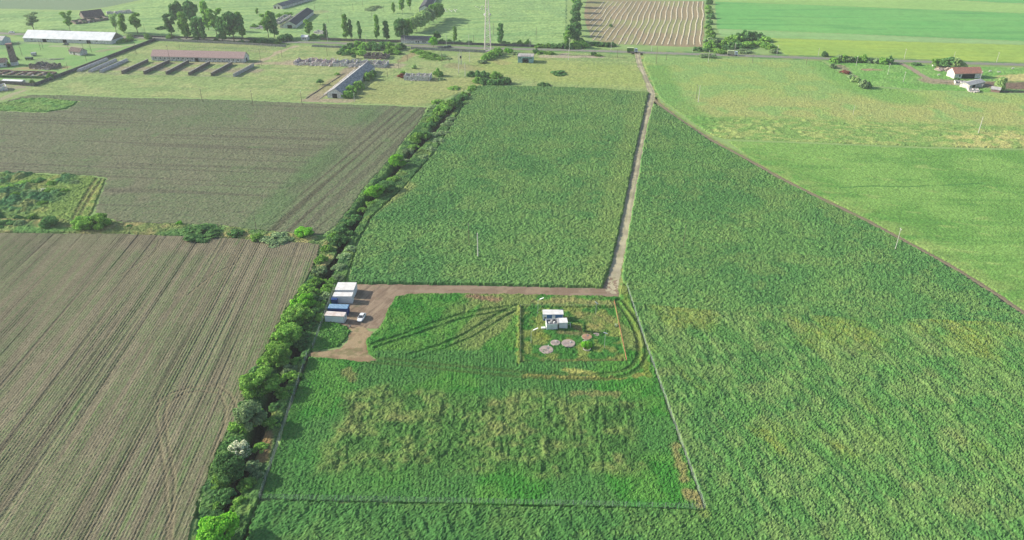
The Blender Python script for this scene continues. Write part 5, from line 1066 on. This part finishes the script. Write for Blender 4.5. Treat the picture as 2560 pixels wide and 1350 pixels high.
# --- trucks
def truck(px0,px1,bodym,cabm,label):
    r=at(*px0); f=at(*px1); d=(f-r); L=d.length; e=empty('truck',r+Vector((0,0,.07)),math.atan2(d.y,d.x),label,'truck','trucks on the highway')
    MB().box(0,L*.62,-1.2,1.2,1.0,3.3).build('cargo_box',bodym,e,bevel=.04); MB().box(-.03,L*.62+.03,-1.22,1.22,3.303,3.42).build('tarpaulin_roof',mat('lime_roof',(.45,.55,.28),.7,.1,1),e)
    MB().box(.1,L*.98,-.5,.5,.62,.95).build('chassis',DARKM,e)
    b=MB(); b.prism([(L*.68,.75),(L,.75),(L,1.7),(L*.95,2.75),(L*.68,2.85)],-1.1,1.1); b.build('cab',cabm,e)
    MB().quad((L*.998+.01,-.95,1.72),(L*.998+.01,.95,1.72),(L*.955+.02,.9,2.6),(L*.955+.02,-.9,2.6)).build('windscreen',GLASS,e)
    for s in (-1,1): MB().box(L*.78,L*.93,s*1.11-.01,s*1.11+.01,1.75,2.5).build('side_window',GLASS,e)
    for x in (L*.12,L*.24,L*.86):
        for s in (-1,1): MB().tube((x,s*.85,.48),(x,s*1.15,.48),.48,.48,14).build('wheel',DARKM,e)
    for s in (-1,1): MB().box(L-.02,L+.04,s*.8-.15,s*.8+.15,.85,1.05).build('headlight',WHITE,e)
truck((1567,131),(1594,131.8),mat('green_cargo',(.06,.16,.02),.6,.1,1),mat('pale_cab',(.40,.46,.54),.4,.05,1,.5),'green box truck with a pale cab at the junction of highway and gravel road')
truck((1818,138),(1844,139.2),mat('beige_cargo',(.40,.40,.26),.6,.1,1),mat('white_cab',(.55,.60,.66),.4,.05,1,.5),'pale yellow green box truck driving right, beside the big thicket')
# --- skinned figures
def skin_mesh(name,V,E,Rd,mats,assign,sub=1):
    me=bpy.data.meshes.new(name); me.from_pydata(V,E,[]); o=bpy.data.objects.new(name,me); col.objects.link(o)
    m=o.modifiers.new('Skin','SKIN'); m.use_smooth_shade=True
    if not me.skin_vertices: 
        bm=bmesh.new(); bm.from_mesh(me); bm.verts.layers.skin.verify(); bm.to_mesh(me); bm.free()
    for i,r in enumerate(Rd): me.skin_vertices[0].data[i].radius=(r if isinstance(r,tuple) else (r,r)); me.skin_vertices[0].data[i].use_root=(i==0)
    s=o.modifiers.new('Sub','SUBSURF'); s.levels=sub; s.render_levels=sub
    dg=bpy.context.evaluated_depsgraph_get(); dg.update(); nm=bpy.data.meshes.new_from_object(o.evaluated_get(dg)); nm.name=name
    bpy.data.objects.remove(o); nm.materials.clear()
    for m_ in mats: nm.materials.append(m_)
    for p in nm.polygons: p.material_index=assign(p.center)
    return nm
CLOTH=mat('dark_clothes',(.03,.035,.045),.9,.1,5); SHIRT=mat('grey_blue_shirt',(.30,.34,.38),.9,.1,5); SKINM=mat('skin',(.45,.29,.21),.6,.05,5)
# squatting: pelvis low, knees forward and up, torso leaning forward, forearms meeting over a controller
V=[(0,0,.34),(0.06,0,.55),(.14,0,.78),(.18,0,.90),(.22,0,1.02),
   (.05,.11,.32),(.42,.17,.52),(.20,.16,.09),(.40,.17,.04), (.05,-.11,.32),(.42,-.17,.52),(.20,-.16,.09),(.40,-.17,.04),
   (.14,.19,.78),(.24,.24,.56),(.44,.08,.60), (.14,-.19,.78),(.24,-.24,.56),(.44,-.08,.60)]
E=[(0,1),(1,2),(2,3),(3,4),(0,5),(5,6),(6,7),(7,8),(0,9),(9,10),(10,11),(11,12),(2,13),(13,14),(14,15),(2,16),(16,17),(17,18)]
Rd=[.15,.14,.15,.06,.105,.10,.075,.05,.045,.10,.075,.05,.045,.065,.048,.036,.065,.048,.036]
pm=skin_mesh('person',V,E,Rd,[CLOTH,SHIRT,SKINM],lambda c:2 if (c.z>.89 or (c.x>.41 and c.z>.54)) else (1 if c.z>.60 or (abs(c.y)>.17 and c.z>.54 and c.x<.4) else 0),2)
po=link('person',pm,None,at(875,818.5)+Vector((0,0,.0))); po.rotation_euler=(0,0,R(-60)); tag(po,'person in dark trousers and grey top squatting on the dirt below the containers','person')
hb=MB(); n=9
for i in range(5):
    for j in range(n):
        th=.0+i/4*1.55; ph=2*math.pi*j/n; hb.v.append((.20-.0+.118*math.sin(th)*math.cos(ph)-.015,.118*math.sin(th)*math.sin(ph),1.03+.125*math.cos(th)))
for i in range(4):
    for j in range(n): hb.f.append((i*n+j,i*n+(j+1)%n,(i+1)*n+(j+1)%n,(i+1)*n+j))
hb.build('hair',DARKM,po)
COWM=mat('pale_hide',(.62,.60,.54),.9,.1,2)
V=[(0,0,1.0),(-.65,0,1.02),(.6,0,1.05),(1.0,0,1.15),(1.25,0,1.3),(1.55,0,1.1),(-.7,.2,.75),(-.78,.2,.42),(-.72,.2,.04),(-.7,-.2,.75),(-.78,-.2,.42),(-.72,-.2,.04),(.62,.2,.72),(.64,.2,.38),(.62,.2,.04),(.62,-.2,.72),(.64,-.2,.38),(.62,-.2,.04),(-.95,0,1.1),(-1.05,0,.6),(1.25,.2,1.38),(1.25,-.2,1.38)]
E=[(0,1),(0,2),(2,3),(3,4),(4,5),(1,6),(6,7),(7,8),(1,9),(9,10),(10,11),(2,12),(12,13),(13,14),(2,15),(15,16),(16,17),(1,18),(18,19),(4,20),(4,21)]
Rd=[.34,.30,.33,.2,.15,.09,.14,.07,.055,.14,.07,.055,.11,.065,.055,.11,.065,.055,.05,.03,.035,.035]
cow=skin_mesh('cow',V,E,Rd,[COWM],lambda c:0,1); sheepm=skin_mesh('sheep',V,E,[r*1.25 if i<3 else r for i,r in enumerate(Rd)],[COWM],lambda c:0,1)
for (x,y,a,l) in ((2474,181,10,'white cow standing in the pasture right of the farmhouse, left of two'),(2497,183,170,'white cow grazing right of the farmhouse, right of two'),(2531,174,20,'white cow near the highway at the far right'),(2331,167.5,80,'pale cow by the trees behind the farmhouse'),(2346,190,30,'pale cow lying low left of the farmhouse')):
    o=link('cow',cow,None,at(x,y)); o.rotation_euler=(0,0,R(a)); o.scale=(.95,)*3; tag(o,l,'cow','white cows around the farmhouse')
rng=random.Random(4)
for i in range(20):
    o=link('sheep',sheepm,None,at(rng.uniform(1107,1142),rng.uniform(24,33))); o.rotation_euler=(0,0,rng.uniform(0,6.28)); o.scale=(.62,)*3; tag(o,'pale sheep of the flock right of the pale grove in the far pasture','sheep','flock beside the pale grove')
for i in range(14):
    o=link('sheep',sheepm,None,at(rng.uniform(1188,1228),rng.uniform(16,25))); o.rotation_euler=(0,0,rng.uniform(0,6.28)); o.scale=(.62,)*3; tag(o,'pale sheep of the scattered flock beside the lattice mast top','sheep','flock beside the mast')
# --- plant compound
e=empty('blue_cabin',Fr((1357.5,803.5),(1406,803.5)).a,Fr((1357.5,803.5),(1406,803.5)).rz,'blue cabin with white roof and white door at the back of the fenced compound','cabin'); L=6.06
CB2=mat('mid_blue_panel',(.045,.15,.34),.5,.08,.8,.4)
MB().box(0,L,0,2.44,.1,2.45).build('body',CB2,e,bevel=.02); MB().box(-.12,L+.12,-.15,2.6,2.453,2.62).build('roof',CWS,e); MB().box(2.7,3.7,-.04,-.002,.15,2.2).build('door',CW,e)
MB().box(.15,1.1,-.04,-.002,1.0,2.35).build('shutter',CW,e); MB().box(.35,1.0,-.06,-.042,1.1,1.5).build('window',GLASS,e)
b=MB()
for x in (0,L-.12): b.box(x-.01,x+.13,-.02,.1,.1,2.45)
b.build('frame',CW,e)
f=Fr((1366,826.5),(1418,825)); e=empty('treatment_unit',f.a,f.rz,'white treatment unit with open roof equipment, in front of the blue cabin','cabin')
MB().box(0,3.3,0,2.9,0,1.95).build('body',CW,e,bevel=.02); MB().box(3.8,6.3,.35,2.9,.15,2.35).build('body',CW,e,bevel=.02); MB().box(3.303,3.797,.1,2.9,0,2.5).build('service_column',GREYSHEET,e)
MB().box(3.75,6.4,.25,3.0,2.353,2.45).build('roof',CWS,e); b=MB()
for x in (0,): b.box(-.02,3.3,-.02,.08,1.953,2.3); b.box(-.02,3.3,2.82,2.92,1.953,2.3); b.box(-.02,.08,.082,2.818,1.953,2.3)
b.build('parapet',CW,e); MB().box(.3,3.2,.3,2.6,1.955,2.02).build('deck',TRIM,e)
b=MB()
for x,y in ((.9,.8),(1.7,1.9),(2.4,1.0)): MB().tube((x,y,2.03),(x,y,2.5),.32,.28,12).build('fan',WHITE,e)
b=MB(); b.tube((.5,2.2,2.2),(2.9,2.2,2.25),.12,.12,8); b.tube((.5,.6,2.15),(2.0,.6,2.15),.1,.1,8); b.box(2.2,2.8,1.7,2.2,2.03,2.6); b.build('pipework',DARKM,e)
b=MB()
for x in (1.6,3.28): b.box(x,x+.04,-.03,-.022,.05,1.9)
b.build('panel_seam',TRIM,e); MB().box(3.42,3.68,.07,.098,.2,2.0).build('door',DARKIN,e)
MB().box(-1.5,-.25,.3,1.2,.1,.7).build('side_box',CW,e); b=MB()
for x in (6.45,7.3):
    for y in (.6,1.9): b.tube((x,y,0),(x,y,1.5),.04,.04,5)
b.tube((6.45,.6,1.5),(7.3,.6,1.5),.04,.04,5); b.tube((6.45,1.9,1.5),(7.3,1.9,1.5),.04,.04,5); b.tube((7.3,.6,1.5),(7.3,1.9,1.5),.04,.04,5); b.tube((7.3,.6,.8),(7.3,1.9,.8),.03,.03,5); b.build('handrail',CW,e)
LIDM=mat('pinkish_concrete',(.36,.29,.25),.9,.15,1.2,.1,c2=(.24,.20,.19)); RUSTM=mat('rusty_lid',(.36,.22,.13),.9,.2,1.2,.1,c2=(.24,.15,.11)); RINGM=mat('pale_concrete_rim',(.42,.38,.34),.9,.1,1.5)
def lid(px,py,dia,m,label,h=.45,hatch=True,hollow=False):
    e=empty('round_tank',at(px,py),_rt.uniform(0,3),label,'tank','round tank lids in the compound'); r=dia/2
    if hollow:
        b=MB(); n=20
        for i in range(n):
            t0,t1=2*math.pi*i/n,2*math.pi*(i+1)/n; p=lambda t,rr,z:(rr*math.cos(t),rr*math.sin(t),z)
            b.quad(p(t0,r,0),p(t1,r,0),p(t1,r,h),p(t0,r,h)); b.quad(p(t0,r,h),p(t1,r,h),p(t1,r-.12,h),p(t0,r-.12,h)); b.quad(p(t0,r-.12,h),p(t1,r-.12,h),p(t1,r-.12,0),p(t0,r-.12,0))
        b.build('rim',RINGM,e); return
    MB().tube((0,0,0),(0,0,h),r,r,28).build('rim',RINGM,e); MB().tube((0,0,h+.003),(0,0,h+.06),r-.1,r-.12,28).build('lid_slab',m,e)
    if hatch:
        MB().box(r*.25,r*.55,-.25,.25,h+.063,h+.14).build('hatch',TRIM,e); MB().box(-r*.8,r*.8,-.03,.03,h+.063,h+.075).build('joint',TRIM,e)
lid(1365.7,877,4.1,LIDM,'largest and lowest round concrete tank lid, at the lower left of the group')
lid(1388.5,859.5,2.9,LIDM,'round concrete lid with dark square marks between the two largest lids')
lid(1421,861,4.0,LIDM,'large round concrete lid in the middle of the group')
lid(1467,845,3.1,RUSTM,'rusty orange round lid')
lid(1491,838.5,1.9,LIDM,'small round pinkish lid right of the rusty one',.35,False)
lid(1489.5,821.5,1.8,RINGM,'small pale round lid flush with the dry grass, highest in the group',.12,False)
lid(1462,859,2.6,RINGM,'pale round lid half hidden behind the bright bush',.3,False)
lid(1467,875,2.2,RINGM,'open concrete ring with the bright bush growing in it',.7,hollow=True)
f=Fr((1461,822),(1481,822.5)); tag(MB().box(0,f.L,0,2.6,.003,.18).build('concrete_slab',LIDM,None,f.a),'low pinkish concrete slab behind the small dark conifer','slab')
f=Fr((1464,833),(1480,833)); tag(MB().box(0,f.L,0,1.6,.003,.12).build('bluish_patch',mat('dark_blue_surface',(.10,.12,.17),.6,.1,2),None,f.a),'dark bluish flat cover sheet lying above the rusty round lid','cover')  # thin dark bluish box lying flat on the ground
for px,py,h,l in ((1370.5,883,2.6,'tall thin white-topped vent pipe on the largest lid'),(1389.5,862,1.3,'short white vent pipe on the lid with square marks'),(1425.5,866,1.5,'short white vent pipe on the large middle lid')):
    e=empty('vent_pipe',at(px,py),0,l,'pipe','vent pipes on the tank lids'); MB().tube((0,0,0),(0,0,h),.05,.05,6).build('pipe',STEEL,e); MB().tube((0,0,h),(0,0,h+.22),.16,.1,8).build('cap',CW,e)
def lamp(bx,by,h,hx,hz,label,tilt=0):
    e=empty('solar_lamp',at(bx,by),tilt,label,'lamp','white lamps on thin poles in the compound'); MB().tube((0,0,0),(0,0,h),.06,.045,8).build('pole',STEEL,e)
    MB().tube((0,0,h-.1),(hx*.5,0,h+hz*.4),.04,.04,6).build('arm',STEEL,e); b=MB(); s=1 if hx>0 else -1
    M=Matrix.Translation((hx*.35,0,h+hz*.35))@Matrix.Rotation(-math.atan2(hz,hx) if s>0 else math.pi-math.atan2(hz,hx)+0,4,'Y'); b.box(0,math.hypot(hx,hz)*.8,-.2,.2,0,.09,M); b.build('lamp_head',CW,e)
    MB().box(-.25,.25,-.25,.25,0,.2).build('base',RINGM,e)
lamp(1344.5,787,5.3,1.5,.7,'lamp on a thin pole behind the left end of the blue cabin')
lamp(1327.5,861,4.6,1.7,.9,'lamp on a thin pole at the left side of the compound')
lamp(1489.3,786,4.2,-1.1,.9,'lamp on a thin pole at the top of the dry patch')
lamp(1510.8,872,5.4,-1.3,.5,'lamp on a thin pole at the right side of the compound')
def fence(line,h,sp_post,label,name='wire_fence',mesh=True,pm=None,wm=None,cell=.26,wr=.005,wires=(),group='fences around the plot',pw=.05):
    pts=[at(*p) for p in line]; o=pts[0]; e=empty(name,o,0,label,'fence',group); pm=pm or STEEL; wm=wm or STEEL
    pr=MB().tube((0,0,-.05),(0,0,h+.12),pw,pw,6).build('post',pm,None); first=True; b=MB()
    for a,c in zip(pts[:-1],pts[1:]):
        d=c-a; L=d.length; u=d.normalized(); n=max(1,round(L/sp_post))
        for i in range(n+1):
            if i==0 and a is not pts[0]: continue
            q=pr if first else pr.copy()
            if not first: col.objects.link(q)
            first=False; q.parent=e; q.location=a-o+d*(i/n)
        nr=Vector((-u.y,u.x,0))*wr
        def wire(p,q_):
            t=(q_-p).normalized(); s=t.cross(nr).normalized()*wr*1.2; p=p-o;q_=q_-o
            b.quad(p-nr,q_-nr,q_+s,p+s); b.quad(p+nr,q_+nr,q_+s,p+s)
        if mesh:
            k=int(L/cell)
            for i in range(-int(h/cell),k):
                x0=i*cell; a0=max(0,x0); z0=a0-x0; a1=min(L,x0+h); z1=a1-x0
                if a1>a0: wire(a+u*a0+Vector((0,0,.05+z0)),a+u*a1+Vector((0,0,.05+z1))); wire(a+u*a0+Vector((0,0,.05+h-z0)),a+u*a1+Vector((0,0,.05+h-z1)))
        for z in wires: wire(a+Vector((0,0,z)),c+Vector((0,0,z)))
    b.build('wire_mesh' if mesh else 'wire',wm,e)
    return e
FW=mat('fence_wire',(.30,.35,.31),.6,.05,1,.3)
fence([(1567,720),(1613,862),(1664,1003),(1713,1142),(1762,1276)],1.9,2.9,'long chain-link fence on the right side of the plot',wires=(.06,1.0,1.94),wm=FW)
fence([(650,1251),(1000,1258),(1400,1266),(1762,1276)],1.9,2.9,'long chain-link fence along the near side of the plot',wires=(.06,1.0,1.94),wm=FW)
fence([(768,893),(650,1251)],1.9,2.9,'chain-link fence on the left side of the plot below the dirt drive',wires=(.06,1.0,1.94),wm=FW)
fence([(838,722),(783,872)],1.9,2.9,'chain-link fence behind the containers above the dirt drive',wires=(.06,1.0,1.94),wm=FW)
fence([(1535,757),(1566,905)],1.15,2.6,'low fence with orange netting on the right side of the compound',mesh=False,wires=(.12,.3,.5,.7,.9,1.05),wm=ORANGE,pm=ORANGE,wr=.035,group='fences around the compound')
fence([(1301,768),(1535,768)],1.1,3.2,'thin wire fence along the back of the compound',mesh=False,wires=(.3,.7,1.05),wm=FW,wr=.015,group='fences around the compound',pw=.04,pm=WOOD)
fence([(1301,768),(1301,907)],1.1,3.2,'thin overgrown wire fence on the left side of the compound',mesh=False,wires=(.3,.7,1.05),wm=FW,wr=.015,group='fences around the compound',pw=.04,pm=WOOD)
fence([(1301,907),(1566,905)],1.0,3.2,'thin rusty wire fence along the near side of the compound',mesh=False,wires=(.3,.7,1.0),wm=BRICK,wr=.015,group='fences around the compound',pw=.04,pm=BRICK)
e=empty('marker_post',at(1462.6,952),0,'short dark post standing in the wheel track below the compound','post'); MB().tube((0,0,0),(0,0,1.3),.09,.08,8).build('shaft',DARKM,e); MB().tube((0,0,1.3),(0,0,1.42),.12,.05,8).build('cap',DARKM,e)
# tank trailer and log in the yard
e=empty('tank_trailer',at(86,140),R(20),'round white water tank on wheels with a dark open end in the walled yard','trailer'); MB().tube((-1.6,0,1.5),(1.6,0,1.5),1.15,1.15,18).build('tank',WHITE,e); MB().tube((1.603,0,1.5),(1.66,0,1.5),.9,.9,16).build('opening',DARKIN,e)
for s in (-1,1): MB().tube((0,s*1.0,.4),(0,s*1.25,.4),.45,.45,12).build('wheel',DARKM,e)
e=empty('farm_trailer',at(74,150),R(5),'dark green flatbed farm trailer beside the round tank','trailer'); MB().box(-2.4,2.4,-1,1,.8,1.9).build('bed',mat('dark_green_paint',(.05,.09,.07),.7,.1,1),e)
for x in (-1.6,1.6):
    for s in (-1,1): MB().tube((x,s*.85,.4),(x,s*1.1,.4),.4,.4,12).build('wheel',DARKM,e)
tag(MB().tube((0,0,.5),(9,1.5,.5),.4,.34,10).build('log',WOODPALE,None,at(125,150)),'long pale log lying on the grass in the walled yard','log')
# --- straw windrows
STRAW=mat('straw',(.50,.45,.32),.95,.2,1.2,.1,bump=.1)
sc=0
for k in range(22):
    xb,xt=1752-15.8*k,1758-11.8*k; yb,yt=112,4
    if k>=14: yb=100+ (20-k)*.4
    if xb<1474:
        if xt<1480: continue
        tt=(1474-xb)/(xt-xb); yb=yb+(yt-yb)*tt; xb=1474
    A=Vector((*P(xb,yb),0)); B=Vector((*P(xt,yt),0)); d=B-A; L=d.length; u=d.normalized(); n=Vector((-u.y,u.x,0)); N=int(L/3); b=MB(); rr=random.Random(k)
    ph=rr.uniform(0,6)
    for i in range(N+1):
        s=L*i/N; off=.55*math.sin(s/24+.15*k)+.35*math.sin(s/11+.3*k)+rr.uniform(-.2,.2); w_=.6+rr.uniform(-.12,.15); hh=.22+rr.uniform(0,.15)
        c=u*s+n*off; m_=len(b.v); b.v+=[tuple(c-n*w_+Vector((0,0,.0))),tuple(c-n*w_*.5+Vector((0,0,hh*.9))),tuple(c+n*w_*.4+Vector((0,0,hh))),tuple(c+n*w_+Vector((0,0,.0)))]
        if i:
            for j in range(3): b.f.append((m_-4+j,m_+j,m_+j+1,m_-3+j))
    sc+=1
    tag(b.build('windrow',STRAW,None,A),'pale wavy straw windrow in the striped field, %s from the right'%ORD[sc-1],'windrow','straw windrows in the striped field')
# --- haze
hz=MB().box(-6100,6100,-3100,8100,-4.7,135).build('haze',mat('haze_air',(1,1,1)))
m=hz.data.materials[0]; t=m.node_tree; t.nodes.clear(); out=node(t,'ShaderNodeOutputMaterial'); pv=node(t,'ShaderNodeVolumePrincipled')
pv.inputs['Color'].default_value=(.82,.90,.92,1); pv.inputs['Density'].default_value=.00013; pv.inputs['Anisotropy'].default_value=.1
t.links.new(pv.outputs[0],out.inputs['Volume']); tag(hz,None,None,None,'stuff')
